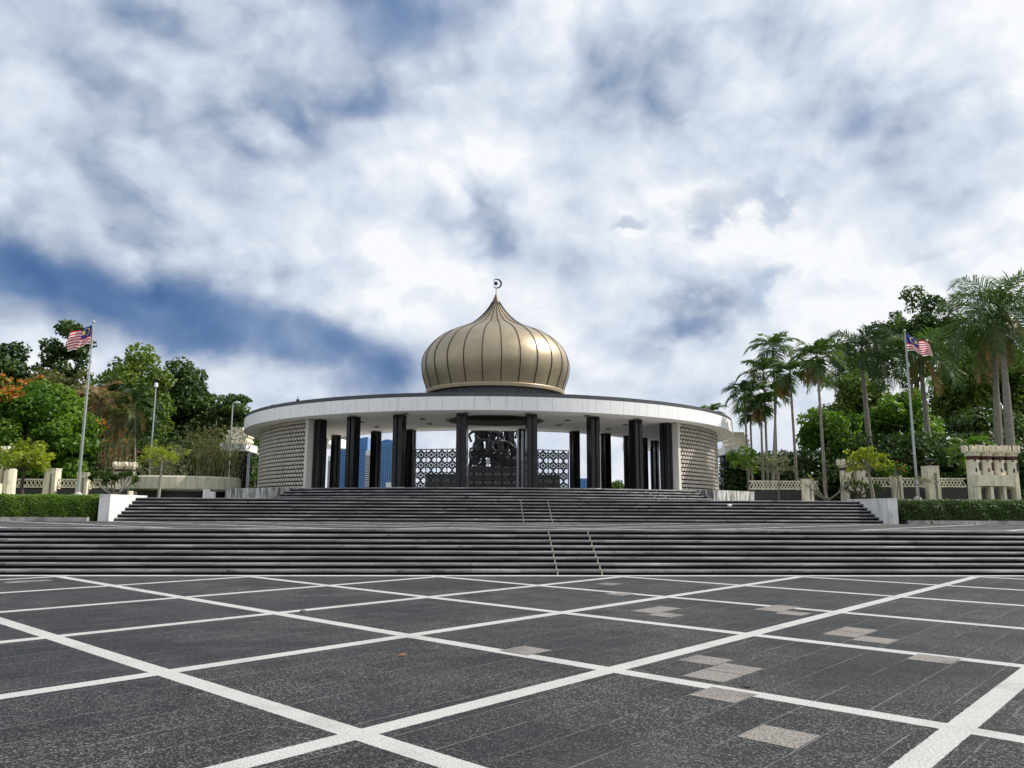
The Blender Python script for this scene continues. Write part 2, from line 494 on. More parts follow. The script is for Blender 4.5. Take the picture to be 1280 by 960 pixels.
def leaf_mat(name, c0, c1, trans=0.35, rough=0.5):
    m, t, b = new_mat(name)
    at = t.node('ShaderNodeAttribute', attribute_name='tint')
    c = t.mix(at.outputs['Fac'], (*c0, 1), (*c1, 1))
    t.l.new(c, b.inputs['Base Color'])
    b.inputs['Roughness'].default_value = rough
    b.inputs['Specular IOR Level'].default_value = 0.3
    tr = t.node('ShaderNodeBsdfTranslucent')
    hs = t.node('ShaderNodeHueSaturation')
    hs.inputs['Value'].default_value = 1.5
    hs.inputs['Saturation'].default_value = 1.1
    t.l.new(c, hs.inputs['Color'])
    t.l.new(hs.outputs[0], tr.inputs[0])
    ms = t.node('ShaderNodeMixShader')
    ms.inputs[0].default_value = trans
    out = t.n['Material Output']
    t.l.new(b.outputs[0], ms.inputs[1])
    t.l.new(tr.outputs[0], ms.inputs[2])
    t.l.new(ms.outputs[0], out.inputs[0])
    return m


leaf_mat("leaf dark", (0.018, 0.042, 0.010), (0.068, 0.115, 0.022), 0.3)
leaf_mat("leaf mid", (0.046, 0.088, 0.014), (0.14, 0.20, 0.03), 0.35)
leaf_mat("leaf fresh", (0.042, 0.11, 0.012), (0.15, 0.25, 0.03), 0.4)
leaf_mat("leaf yellow", (0.13, 0.18, 0.02), (0.32, 0.36, 0.04), 0.45)
leaf_mat("leaf orange", (0.28, 0.085, 0.012), (0.42, 0.17, 0.025), 0.3)
leaf_mat("leaf olive", (0.065, 0.08, 0.022), (0.16, 0.165, 0.05), 0.35)
leaf_mat("leaf grey", (0.10, 0.12, 0.05), (0.23, 0.24, 0.12), 0.35)
leaf_mat("leaf lit hedge", (0.055, 0.12, 0.012), (0.16, 0.26, 0.03), 0.35)  # brightened hedge green, sunlight on the front put into the leaf colour
leaf_mat("leaf shaded hedge", (0.022, 0.048, 0.009), (0.07, 0.13, 0.018), 0.3)  # darker hedge green, shade on the front put into the leaf colour
leaf_mat("frond", (0.030, 0.066, 0.014), (0.085, 0.14, 0.032), 0.35, 0.4)
leaf_mat("frond dark", (0.016, 0.036, 0.012), (0.05, 0.085, 0.024), 0.3, 0.4)
leaf_mat("frond dry", (0.16, 0.11, 0.05), (0.34, 0.25, 0.12), 0.3, 0.7)
leaf_mat("frond gold", (0.38, 0.24, 0.03), (0.55, 0.38, 0.06), 0.3, 0.6)
leaf_mat("dry stem", (0.15, 0.14, 0.075), (0.32, 0.29, 0.17), 0.2, 0.7)
leaf_mat("red flower", (0.45, 0.04, 0.02), (0.6, 0.10, 0.04), 0.3, 0.7)


def flag_mat():
    m, t, b = new_mat("flag cloth")
    uv = t.node('ShaderNodeUVMap', uv_map='UVMap').outputs[0]
    u, v, _ = t.xyz(uv)[0:3]
    st = t.m('FRACT', t.m('MULTIPLY', v, 7.0))
    red = t.m('GREATER_THAN', st, 0.5)
    col = t.mix(red, (0.85, 0.84, 0.84, 1), (0.62, 0.015, 0.03, 1))
    canton = t.m('MULTIPLY', t.m('LESS_THAN', u, 0.5), t.m('GREATER_THAN', v, 6 / 14))
    col = t.mix(canton, col, (0.03, 0.045, 0.28, 1))

    def dist(cu, cv):
        a = t.m('MULTIPLY', t.m('SUBTRACT', u, cu), 2.0)
        c = t.m('SUBTRACT', v, cv)
        return t.m('SQRT', t.m('ADD', t.m('MULTIPLY', a, a), t.m('MULTIPLY', c, c))), a, c
    d1, _, _ = dist(0.20, 0.714)
    d2, _, _ = dist(0.225, 0.714)
    cres = t.m('MULTIPLY', t.m('LESS_THAN', d1, 0.205), t.m('GREATER_THAN', d2, 0.175))
    d3, a3, c3 = dist(0.315, 0.714)
    ang = t.m('ARCTAN2', c3, a3)
    rad = t.m('ADD', t.m('MULTIPLY', t.m('COSINE', t.m('MULTIPLY', ang, 14.0)), 0.045), 0.105)
    star = t.m('LESS_THAN', d3, rad)
    col = t.mix(t.m('MAXIMUM', cres, star), col, (0.85, 0.72, 0.10, 1))
    t.l.new(col, b.inputs['Base Color'])
    b.inputs['Roughness'].default_value = 0.8
    tr = t.node('ShaderNodeBsdfTranslucent')
    t.l.new(col, tr.inputs[0])
    ms = t.node('ShaderNodeMixShader')
    ms.inputs[0].default_value = 0.4
    t.l.new(b.outputs[0], ms.inputs[1])
    t.l.new(tr.outputs[0], ms.inputs[2])
    t.l.new(ms.outputs[0], t.n['Material Output'].inputs[0])


flag_mat()


# ---------------------------------------------------------------- object helpers
class MB:
    def __init__(self):
        self.v, self.f, self.mi = [], [], []

    def add(self, verts, faces, mi=0):
        o = len(self.v)
        self.v.extend([tuple(p) for p in verts])
        for fc in faces:
            self.f.append([i + o for i in fc])
            self.mi.append(mi)
        return self

    def box(self, c, s, rz=0.0, mi=0, top=1.0):
        cx, cy, cz = c
        hx, hy, hz = s[0] / 2, s[1] / 2, s[2] / 2
        cr, sr = math.cos(rz), math.sin(rz)
        vs = []
        for z, k in ((-hz, 1), (hz, top)):
            for x, y in ((-hx, -hy), (hx, -hy), (hx, hy), (-hx, hy)):
                x2, y2 = x * k, y * k
                vs.append((cx + x2 * cr - y2 * sr, cy + x2 * sr + y2 * cr, cz + z))
        return self.add(vs, [(3, 2, 1, 0), (4, 5, 6, 7), (0, 1, 5, 4), (1, 2, 6, 5), (2, 3, 7, 6), (3, 0, 4, 7)], mi)

    def bar(self, a, b, w, d, up=(0, 1, 0), mi=0):
        a, b = Vector(a), Vector(b)
        t = (b - a).normalized()
        s = t.cross(Vector(up)).normalized() * (w / 2)
        n = Vector(up).normalized() * (d / 2)
        vs = [a - s - n, a + s - n, a + s + n, a - s + n, b - s - n, b + s - n, b + s + n, b - s + n]
        return self.add(vs, [(3, 2, 1, 0), (4, 5, 6, 7), (0, 1, 5, 4), (1, 2, 6, 5), (2, 3, 7, 6), (3, 0, 4, 7)], mi)

    def tube(self, pts, radii, n=8, mi=0, cap=True):
        pts = [Vector(p) for p in pts]
        rings = []
        o = len(self.v)
        ref = Vector((0.31, 0.17, 0.93))
        for i, p in enumerate(pts):
            d = (pts[min(i + 1, len(pts) - 1)] - pts[max(i - 1, 0)])
            d = d.normalized() if d.length > 1e-9 else Vector((0, 0, 1))
            r0 = ref if abs(d.dot(ref)) < 0.97 else Vector((1, 0, 0))
            a = d.cross(r0).normalized()
            b2 = d.cross(a)
            r = radii[i] if hasattr(radii, '__len__') else radii
            for k in range(n):
                an = 2 * PI * k / n
                self.v.append(tuple(p + (a * math.cos(an) + b2 * math.sin(an)) * r))
        for i in range(len(pts) - 1):
            for k in range(n):
                k2 = (k + 1) % n
                self.f.append([o + i * n + k, o + i * n + k2, o + (i + 1) * n + k2, o + (i + 1) * n + k])
                self.mi.append(mi)
        if cap:
            self.f.append([o + k for k in range(n)][::-1])
            self.mi.append(mi)
            self.f.append([o + (len(pts) - 1) * n + k for k in range(n)])
            self.mi.append(mi)
        return self

    def lathe(self, prof, n=48, c=(0, 0, 0), a0=0.0, a1=2 * PI, mi=0):
        """prof: (r, z) list"""
        o = len(self.v)
        full = abs(a1 - a0 - 2 * PI) < 1e-6
        cols = n if full else n + 1
        for k in range(cols):
            a = a0 + (a1 - a0) * k / n
            for r, z in prof:
                self.v.append((c[0] + r * math.sin(a), c[1] - r * math.cos(a), c[2] + z))
        m = len(prof)
        for k in range(n):
            k2 = (k + 1) % cols
            for i in range(m - 1):
                self.f.append([o + k * m + i, o + k2 * m + i, o + k2 * m + i + 1, o + k * m + i + 1])
                self.mi.append(mi)
        return self

    def ell(self, c, r, n=10, m=6):
        prof = [(max(1e-3, math.sin(PI * i / m)), -math.cos(PI * i / m)) for i in range(m + 1)]
        o = len(self.v)
        self.lathe(prof, n)
        for i in range(o, len(self.v)):
            p = self.v[i]
            self.v[i] = (c[0] + p[0] * r[0], c[1] + p[1] * r[1], c[2] + p[2] * r[2])
        return self

    def build(self, name, mats, parent=None, smooth=False, fix=True):
        me = bpy.data.meshes.new(name)
        me.from_pydata(self.v, [], self.f)
        for m in (mats if isinstance(mats, (list, tuple)) else [mats]):
            me.materials.append(MATS[m])
        if max(self.mi, default=0):
            me.polygons.foreach_set('material_index', self.mi)
        if fix:
            bm = bmesh.new()
            bm.from_mesh(me)
            bmesh.ops.recalc_face_normals(bm, faces=bm.faces)
            bm.to_mesh(me)
            bm.free()
        if smooth:
            me.polygons.foreach_set('use_smooth', [True] * len(me.polygons))
            try:
                me.set_sharp_from_angle(angle=R(35))
            except Exception:
                pass
        ob = bpy.data.objects.new(name, me)
        COL.objects.link(ob)
        if parent:
            ob.parent = parent
        return ob


def empty(name, loc, label, cat, group=None, rz=0.0):
    o = bpy.data.objects.new(name, None)
    o.empty_display_size = 0.3
    COL.objects.link(o)
    o.location = loc
    o.rotation_euler = (0, 0, rz)
    return tag(o, label, cat, group)


def tag(o, label=None, cat=None, group=None, kind=None):
    if label:
        o['label'] = label
    if cat:
        o['category'] = cat
    if group:
        o['group'] = group
    if kind:
        o['kind'] = kind
    return o


def quads(name, V, tint, mat, parent=None):
    """V: (n,4,3) array of leaf quads"""
    V = np.asarray(V, dtype=np.float32)
    n = len(V)
    me = bpy.data.meshes.new(name)
    me.vertices.add(n * 4)
    me.vertices.foreach_set('co', V.reshape(-1))
    me.loops.add(n * 4)
    me.loops.foreach_set('vertex_index', np.arange(n * 4, dtype=np.int32))
    me.polygons.add(n)
    me.polygons.foreach_set('loop_start', np.arange(0, n * 4, 4, dtype=np.int32))
    me.polygons.foreach_set('loop_total', np.full(n, 4, dtype=np.int32))
    at = me.attributes.new('tint', 'FLOAT', 'FACE')
    at.data.foreach_set('value', np.asarray(tint, dtype=np.float32))
    me.materials.append(MATS[mat])
    me.update(calc_edges=True)
    me.validate()
    ob = bpy.data.objects.new(name, me)
    COL.objects.link(ob)
    if parent:
        ob.parent = parent
    return ob


def leaf_quads(rng, P, Nrm, size, aspect=0.55, jitter=0.9):
    n = len(P)
    N = Nrm + rng.normal(0, jitter, (n, 3))
    N /= np.linalg.norm(N, axis=1, keepdims=True) + 1e-9
    T = rng.normal(0, 1, (n, 3))
    T[:, 2] -= 0.5
    T -= N * (T * N).sum(1, keepdims=True)
    T /= np.linalg.norm(T, axis=1, keepdims=True) + 1e-9
    B = np.cross(N, T)
    s = size * rng.uniform(0.6, 1.35, (n, 1))
    w = s * aspect
    # kite shaped leaf cluster
    return np.stack([P - T * s * 0.5, P + B * w * 0.5 + T * s * 0.05, P + T * s * 0.5, P - B * w * 0.5 + T * s * 0.05], axis=1)


def crown_points(rng, clumps, per):
    Ps, Ns, Ts = [], [], []
    for (c, r) in clumps:
        k = max(8, int(per * (r[0] * r[1] + r[1] * r[2] + r[0] * r[2]) / 3))
        d = rng.normal(0, 1, (k, 3))
        d /= np.linalg.norm(d, axis=1, keepdims=True)
        rad = rng.uniform(0.35, 1.08, (k, 1)) ** 0.6
        Ps.append(np.array(c) + d * rad * np.array(r))
        Ns.append(d + np.array([0, 0, 0.5]))
        Ts.append(np.clip(rng.normal(rng.uniform(0.1, 0.9), 0.22, k), 0, 1))
    return np.concatenate(Ps), np.concatenate(Ns), np.concatenate(Ts)


def tree(name, label, base, center, radii, mat, seed, clump=0.3, nclump=40, per=22, leaf=0.35, bark='bark dark', trunk_r=0.25, limbs=7,
         cat='tree', group=None, flat=0.8, aspect=0.6, shell=0.55, extra=None, lean=None):
    """one tree: tapered trunk with limbs, crown of leaf clumps in an uneven ellipsoid"""
    rng = np.random.default_rng(seed)
    root = empty(name, base, label, cat, group)
    base = Vector(base)
    c = Vector(center) - base
    rx, ry, rz = radii
    clumps = []
    for i in range(nclump):
        d = rng.normal(0, 1, 3)
        d /= np.linalg.norm(d)
        if d[2] < -0.55:
            d[2] *= -0.6
        k = rng.uniform(shell, 1.0)
        cr = clump * (rx + rz) * 0.5 * rng.uniform(0.6, 1.25)
        p = (c.x + d[0] * rx * k * 0.86, c.y + d[1] * ry * k * 0.86, c.z + d[2] * rz * k * 0.86)
        clumps.append((p, (cr, cr, cr * flat)))
    P, N, T = crown_points(rng, clumps, per * 0.70 / (leaf * leaf * aspect))
    Q = leaf_quads(rng, P, N, leaf, aspect)
    quads('crown', Q, T, mat, root)
    if extra:
        m2, pred, frac = extra
        sel = np.array([pred(p) for p in P]) & (rng.random(len(P)) < frac)
        P2 = P[sel] + (P[sel] - np.array(c)) * 0.03
        if len(P2):
            quads('blossom', leaf_quads(rng, P2, N[sel], leaf * 0.95, aspect), rng.random(len(P2)), m2, root)
    tb = MB()
    top = Vector((c.x * 0.9, c.y * 0.9, c.z + rz * 0.1))
    mid = Vector((c.x * 0.25 + rng.normal(0, 0.1), c.y * 0.3, max(0.3, (c.z - rz * 0.55))))
    if lean:
        mid += Vector(lean)
    tb.tube([(0, 0, -0.3), (0, 0, 0.05), mid * 0.5 + Vector((rng.normal(0, 0.05), 0, 0)), mid, (mid + top) * 0.5, top],
            [trunk_r * 1.5, trunk_r * 1.15, trunk_r, trunk_r * 0.85, trunk_r * 0.55, trunk_r * 0.2], 8)
    order = rng.permutation(len(clumps))[:limbs]
    for i in order:
        e = Vector(clumps[i][0])
        s = mid.lerp(top, float(rng.uniform(0, 0.5)))
        m2 = s.lerp(e, 0.5) + Vector((0, 0, 0.06 * (e - s).length))
        tb.tube([s, m2, e], [trunk_r * 0.45, trunk_r * 0.3, trunk_r * 0.1], 5)
    tb.build('trunk', bark, root, smooth=True)
    return root


def tree_px(name, label, box, Y, mat, seed, ground=2.05, basepx=None, depth=None, **kw):
    x0, x1, y0, y1 = box
    a, b = W(x0, (y0 + y1) / 2, Y), W(x1, (y0 + y1) / 2, Y)
    t_, u_ = W((x0 + x1) / 2, y0, Y), W((x0 + x1) / 2, y1, Y)
    rx, rz = (b.x - a.x) / 2, (t_.z - u_.z) / 2
    c = Vector(((a.x + b.x) / 2, Y, (t_.z + u_.z) / 2))
    bx = W(basepx, 610, Y).x if basepx is not None else c.x
    return tree(name, label, (bx, Y, ground), c, (rx, depth or rx * 0.8, rz), mat, seed, **kw)


def frond_quads(rng, origin, azim, elev, length, droop, nleaf=26, lw=0.07, ll=0.75, twist=0.0, vshape=0.5, plumose=0.0):
    """a pinnate palm leaf: arched rachis with leaflets on both sides"""
    n = 18
    pts = []
    p = np.array(origin, float)
    e = elev
    hd = np.array([math.cos(azim), math.sin(azim), 0])
    step = length / n
    for i in range(n + 1):
        pts.append(p.copy())
        p = p + (hd * math.cos(e) + np.array([0, 0, 1]) * math.sin(e)) * step
        e -= droop / n * (0.4 + 1.2 * i / n)
    pts = np.array(pts)
    side = np.array([-math.sin(azim), math.cos(azim), 0])
    Q = []
    for i in range(n):      # rachis
        w = 0.035 * (1 - i / n) + 0.008
        w *= length / 3
        Q.append([pts[i] - side * w, pts[i] + side * w, pts[i + 1] + side * w * 0.9, pts[i + 1] - side * w * 0.9])
    for j in range(nleaf):
        s = (j + 1.5) / (nleaf + 1.0)
        if s < 0.12:
            continue
        fi = min(n - 1e-3, s * n)
        i = int(fi)
        b = pts[i] + (pts[i + 1] - pts[i]) * (fi - i)
        tg = pts[i + 1] - pts[i]
        tg /= np.linalg.norm(tg)
        up = np.cross(side, tg) * -1
        if up[2] < 0:
            up = -up
        L = ll * (0.45 + 0.9 * math.sin(PI * min(1, s * 0.85 + 0.12))) * rng.uniform(0.85, 1.1)
        for sg in (-1, 1):
            vv = vshape + rng.normal(0, 0.12) + (rng.uniform(-1, 1) * plumose)
            d = side * sg * 0.8 + tg * (0.55 + 0.5 * s) + up * vv
            d /= np.linalg.norm(d)
            mid = b + d * L * 0.5
            tip = b + d * L - np.array([0, 0, L * (0.18 + 0.22 * rng.random())])
            wv = tg * lw * 0.5
            Q.append([b - wv * 0.6, b + wv * 0.6, mid + wv, mid - wv])
            Q.append([mid - wv, mid + wv, tip + wv * 0.15, tip - wv * 0.15])
    return Q


def palm(name, label, base, top, trunk_r, fl, nf, mat, seed, droop=1.5, ll=0.75, lw=0.07, nleaf=24, shaft=None, group=None, bulge=0.0, dead=0, gold=0,
         emin=-0.35, emax=1.35, vshape=0.4, plumose=0.0, bark='bark grey', bend=0.0):
    rng = np.random.default_rng(seed)
    root = empty(name, base, label, 'palm', group)
    b = Vector(base)
    t = Vector(top) - b
    tb = MB()
    pts, rad = [], []
    for i in range(11):
        s = i / 10
        pts.append((t.x * s + bend * math.sin(PI * s), t.y * s, t.z * s - (0.3 if i == 0 else 0)))
        rad.append(trunk_r * (1.25 - 0.45 * s + bulge * math.exp(-((s - 0.45) / 0.22) ** 2)) * (1.25 if i == 0 else 1))
    tb.tube(pts, rad, 10)
    for k in range(1, 18):      # leaf scar rings
        s = k / 18
        z = t.z * s
        r = trunk_r * (1.25 - 0.45 * s + bulge * math.exp(-((s - 0.45) / 0.22) ** 2)) + 0.008
        tb.tube([(t.x * s + bend * math.sin(PI * s), t.y * s, z), (t.x * s + bend * math.sin(PI * s), t.y * s, z + 0.03)], r, 10, cap=False)
    tb.build('trunk', bark, root, smooth=True)
    crown_o = t.copy()
    if shaft:
        sb = MB()
        sb.tube([t - Vector((0, 0, 0.05)), t + Vector((0, 0, shaft * 0.3)), t + Vector((0, 0, shaft))], [trunk_r * 1.05, trunk_r * 1.1, trunk_r * 0.55], 10)
        sb.build('crownshaft', 'crownshaft', root, smooth=True)
        crown_o = t + Vector((0, 0, shaft * 0.95))
    Q, T = [], []
    for i in range(nf):
        azm = i * 2.39996 + rng.normal(0, 0.12)
        s = (i + 0.5) / nf
        e = emax - (emax - emin) * s + rng.normal(0, 0.08)
        L = fl * rng.uniform(0.85, 1.08) * (0.75 + 0.3 * min(1, 2 * s))
        q = frond_quads(rng, crown_o, azm, e, L, droop * rng.uniform(0.8, 1.15), nleaf, lw, ll, vshape=vshape, plumose=plumose)
        Q += q
        T += list(np.clip(rng.normal(rng.uniform(0.3, 0.75), 0.12, len(q)), 0, 1))
    quads('crown', Q, T, mat, root)
    for k in range(dead + gold):
        q = []
        for j in range(2):
            q += frond_quads(rng, crown_o - Vector((0, 0, 0.15)), rng.uniform(0, 6.28), -0.9 - 0.25 * rng.random(), fl * 0.75, 0.5, nleaf, lw * 1.3, ll * 0.8)
        quads('dead_frond', q, rng.random(len(q)), 'frond gold' if k < gold else 'frond dry', root)
    return root


# =================================================================== SETTING
CX, CY, RO = 1.2, 55.0, 16.5          # outer circle of the crescent pavilion
IX, IY = 1.2, 61.0                    # centre of its inner circle
Z1, Z2, Z3 = 1.048, 2.053, 2.63       # landing, terrace, pavilion floor
Y0, YT, YU = 19.67, 0.33, 33.8

g = MB()
g.add([(-4000, -4000, -0.03), (4000, -4000, -0.03), (4000, 4000, -0.03), (-4000, 4000, -0.03)], [(0, 1, 2, 3)])
tag(g.build('ground', 'lawn soil'), kind='structure')

p = MB()
p.add([(-60, -30, 0), (60, -30, 0), (60, Y0 + 0.2, 0), (-60, Y0 + 0.2, 0)], [(0, 1, 2, 3)])
# white edging strip along the foot of the steps
p.add([(-60, Y0 - 0.30, 0.004), (60, Y0 - 0.30, 0.004), (60, Y0 + 0.2, 0.004), (-60, Y0 + 0.2, 0.004)], [(0, 1, 2, 3)], 1)
# brown replacement slabs
k2 = 1 / math.sqrt(2)


def gxy(u, v):
    uu, vv = u * GS + GU, v * GS + GV
    return ((uu + vv) * k2, (uu - vv) * k2)


def ground_uv(px, py):
    r = ray(px, py)
    t = -EYE / r.z
    x, y = r.x * t, r.y * t
    return ((x + y) * k2 - GU) / GS, ((x - y) * k2 - GV) / GS


seen_cells = set()
for (px, py, nu, nv) in [(998, 928, 1, 1), (926, 876, 1, 1), (912, 851, 1, 1), (888, 835, 1, 1), (866, 821, 1, 1), (1186, 829, 1, 1), (1112, 804, 1, 1),
                         (1074, 796, 1, 1), (1046, 788, 1, 1), (678, 812, 1, 1), (842, 769, 1, 1), (812, 762, 2, 1), (770, 744, 1, 1), (786, 742, 1, 1),
                         (766, 729.5, 1, 1), (994, 768, 1, 1), (975, 762, 2, 1), (14, 728, 2, 1)]:
    u, v = ground_uv(px, py)
    iv = math.floor(v * 7 + 0.5)
    iu = math.floor(u * 7 + 0.5 * (iv % 2))
    if (iu, iv) in seen_cells:
        continue
    seen_cells |= {(iu + k, iv) for k in range(nu)}
    off = 0.5 * (iv % 2)
    e = 0.006
    i0, i1 = iu - off + e * 3, iu - off + nu - e * 3
    j0, j1 = iv - 0.5 + e * 3, iv - 0.5 + nv - e * 3
    qd = [gxy(i0 / 7, j0 / 7), gxy(i1 / 7, j0 / 7), gxy(i1 / 7, j1 / 7), gxy(i0 / 7, j1 / 7)]
    p.add([(a, b, 0.003) for a, b in qd], [(0, 1, 2, 3)], 2)
tag(p.build('plaza', ['granite plaza', 'white edging', 'brown paver']), kind='structure')


def straight_steps(name, label, x0, x1, y0, z0, n, rise, tread, back):
    """flight of granite steps: thick slab with an overhanging lip over a recessed shadow black riser"""
    s = MB()
    for i in range(n):
        yf = y0 + i * tread
        zt = z0 + (i + 1) * rise
        yb = y0 + n * tread + back
        lip = 0.062
        ch = 0.022          # rounded nosing
        pr = [(yf + 0.012, zt - lip), (yf, zt - lip + 0.012), (yf, zt - ch), (yf + ch * 0.35, zt - ch * 0.35), (yf + ch, zt), (yb, zt), (yb, zt - lip)]
        m6 = len(pr)
        s.add([(x0, a, b) for a, b in pr] + [(x1, a, b) for a, b in pr],
              [tuple(range(m6)), tuple(range(m6, 2 * m6))[::-1]] + [(i, i + m6, (i + 1) % m6 + m6, (i + 1) % m6) for i in range(m6)], 0)
        s.box(((x0 + x1) / 2, (yf + 0.055 + yb) / 2, zt - lip - (rise - lip) / 2 - 0.001), (x1 - x0 - 0.02, yb - yf - 0.055, rise - lip - 0.002), mi=1)  # riser colour carries the lip's shadow
    o = s.build(name, ['granite step slab', 'shadow black riser'])
    return tag(o, label, kind='structure')


lower = straight_steps('lower_steps', 'long lower flight of eight granite steps', -60, 60, Y0, 0.0, 8, Z1 / 8, YT, 0.25)
ytop1 = Y0 + 7 * YT
ld = MB()
ld.add([(-60, ytop1 + 0.28, Z1 + 0.003), (60, ytop1 + 0.28, Z1 + 0.003), (60, YU + 0.3, Z1 + 0.003), (-60, YU + 0.3, Z1 + 0.003)], [(0, 1, 2, 3)])
ld.add([(-60, ytop1 + 0.01, Z1 + 0.007), (60, ytop1 + 0.01, Z1 + 0.007), (60, ytop1 + 0.33, Z1 + 0.007), (-60, ytop1 + 0.33, Z1 + 0.007)], [(0, 1, 2, 3)], 1)
ld.add([(-60, YU - 0.25, Z1 + 0.007), (60, YU - 0.25, Z1 + 0.007), (60, YU + 0.2, Z1 + 0.007), (-60, YU + 0.2, Z1 + 0.007)], [(0, 1, 2, 3)], 1)
ld.box((0, (ytop1 + YU) / 2 + 0.4, Z1 / 2 - 0.03), (120, YU - ytop1 - 0.3, Z1 - 0.1), mi=2)
tag(ld.build('landing', ['granite plaza', 'white edging', 'shadow black riser']), kind='structure')
XL, XR = W(142, 648, 33.8).x, W(1104, 648, 33.8).x
upper = straight_steps('upper_steps', 'upper flight of seven granite steps between white side walls', XL, XR, YU, Z1, 7, (Z2 - Z1) / 7, YT, 0.9)

# terrace behind, in three blocks butted end to end
tr = MB()
tr.box((0, 37.05 + 45, Z2 / 2 - 0.03), (220, 90, Z2 - 0.06))
tr.box((XL - 0.5 - 47.15, 36.0, Z2 / 2 - 0.03), (94.3, 2.1, Z2 - 0.06))
tr.box((XR + 0.5 + 46.0, 36.0, Z2 / 2 - 0.03), (92.0, 2.1, Z2 - 0.06))
tag(tr.build('terrace', 'lawn soil'), kind='structure')
tp = MB()
tp.box((CX, 52, Z2 - 0.02), (36, 29.0, 0.04))
tag(tp.build('terrace_pavement', 'platform marble'), kind='structure')


# guide lines down the flights (parts of the steps)
def guide(parent, x, y0, z0, n, rise, tread, dx=0.0, w=0.034):
    s = MB()
    for i in range(n):
        yf = y0 + i * tread
        zt = z0 + (i + 1) * rise
        s.box((x + dx * i, yf - 0.006, zt - rise / 2), (w, 0.012, rise))
        s.box((x + dx * i, yf + tread / 2 - 0.006, zt + 0.004), (w, tread, 0.008))
    return s.build('guide_line', 'yellow marker', parent)


for px0, px1 in ((696.8, 686), (752.5, 735)):
    xa = W(px0, 715, Y0).x
    xb = W(px1, 664, ytop1).x
    guide(lower, (xa + xb) / 2, Y0, 0, 8, Z1 / 8, YT)
for px0, px1 in ((654.5, 650), (690, 684)):
    guide(upper, W((px0 + px1) / 2, 638, 35).x, YU, Z1, 7, (Z2 - Z1) / 7, YT)

# curved third flight and floor of the pavilion
A_ST = R(37.6)
pav = empty('pavilion', (CX, CY, Z3), 'crescent shaped white pavilion with golden onion dome and black marble columns', 'pavilion')
OFF = Vector((CX, CY, Z3))


def L(mb):                      # shift world coordinates into the pavilion's frame
    mb.v = [(x - OFF.x, y - OFF.y, z - OFF.z) for x, y, z in mb.v]
    return mb


fl = MB()
fl.lathe([(0.02, Z3), (17.35, Z3), (17.35, Z3 - 0.06), (17.30, Z3 - 0.06), (17.30, 1.9)], 160, (CX, CY, 0), -PI, PI)
L(fl).build('floor_slab', 'platform marble', pav)
st = MB()
rise3 = (Z3 - Z2) / 4
for i in range(4):
    rr = 17.42 + (3 - i) * 0.34
    zt = Z2 + (i + 1) * rise3 + (0.003 if i == 3 else 0)
    st.lathe([(rr - 0.9, zt), (rr - 0.022, zt), (rr - 0.007, zt - 0.007), (rr, zt - 0.022), (rr, zt - 0.062), (rr - 0.055, zt - 0.062)], 80, (CX, CY, 0), -A_ST, A_ST, 0)
    st.lathe([(rr - 0.055, zt - 0.062), (rr - 0.055, zt - rise3 - 0.01)], 80, (CX, CY, 0), -A_ST, A_ST, 1)
st3 = L(st).build('curved_steps', ['granite step slab', 'shadow black riser'], pav)
for px in (812, 831):
    a = math.atan2(W(px, 616, 39).x - CX, CY - 39)
    s = MB()
    for i in range(4):
        rr = 17.42 + (3 - i) * 0.34
        zt = Z2 + (i + 1) * rise3
        s.box((CX + (rr + 0.006) * math.sin(a), CY - (rr + 0.006) * math.cos(a), zt - rise3 / 2), (0.034, 0.014, rise3), rz=a)
        s.box((CX + (rr - 0.165) * math.sin(a), CY - (rr - 0.165) * math.cos(a), zt + 0.006), (0.034, 0.345, 0.008), rz=a)
    L(s).build('guide_line', 'yellow marker', st3)
for sg in (-1, 1):
    s = MB()
    a0, a1 = (A_ST + 0.002, R(53))
    lo, hi = (a0, a1) if sg > 0 else (-a1, -a0)
    s.lathe([(17.30, 1.95), (18.45, 1.95), (18.45, Z3 + 0.02), (17.30, Z3 + 0.02), (17.30, 1.95)], 30, (CX, CY, 0), lo, hi)
    for aa in (lo, hi):
        pts = [(CX + r * math.sin(aa), CY - r * math.cos(aa), z) for r, z in ((17.30, 1.95), (18.45, 1.95), (18.45, Z3 + 0.02), (17.30, Z3 + 0.02))]
        s.add(pts, [(0, 1, 2, 3)])
    L(s).build('parapet', 'weathered white wall', pav)

# roof: crescent between outer circle and inner circle
ZS, ZF = 6.50, 7.17
RIN = 12.2
TH_O, TH_I = R(131), R(111)


def arc_o(t, r=RO):
    a = -TH_O + 2 * TH_O * t
    return Vector((CX + r * math.sin(a), CY - r * math.cos(a), 0))


def arc_i(t, r=RIN):
    a = -TH_I + 2 * TH_I * t
    return Vector((IX + r * math.sin(a), IY - r * math.cos(a), 0))


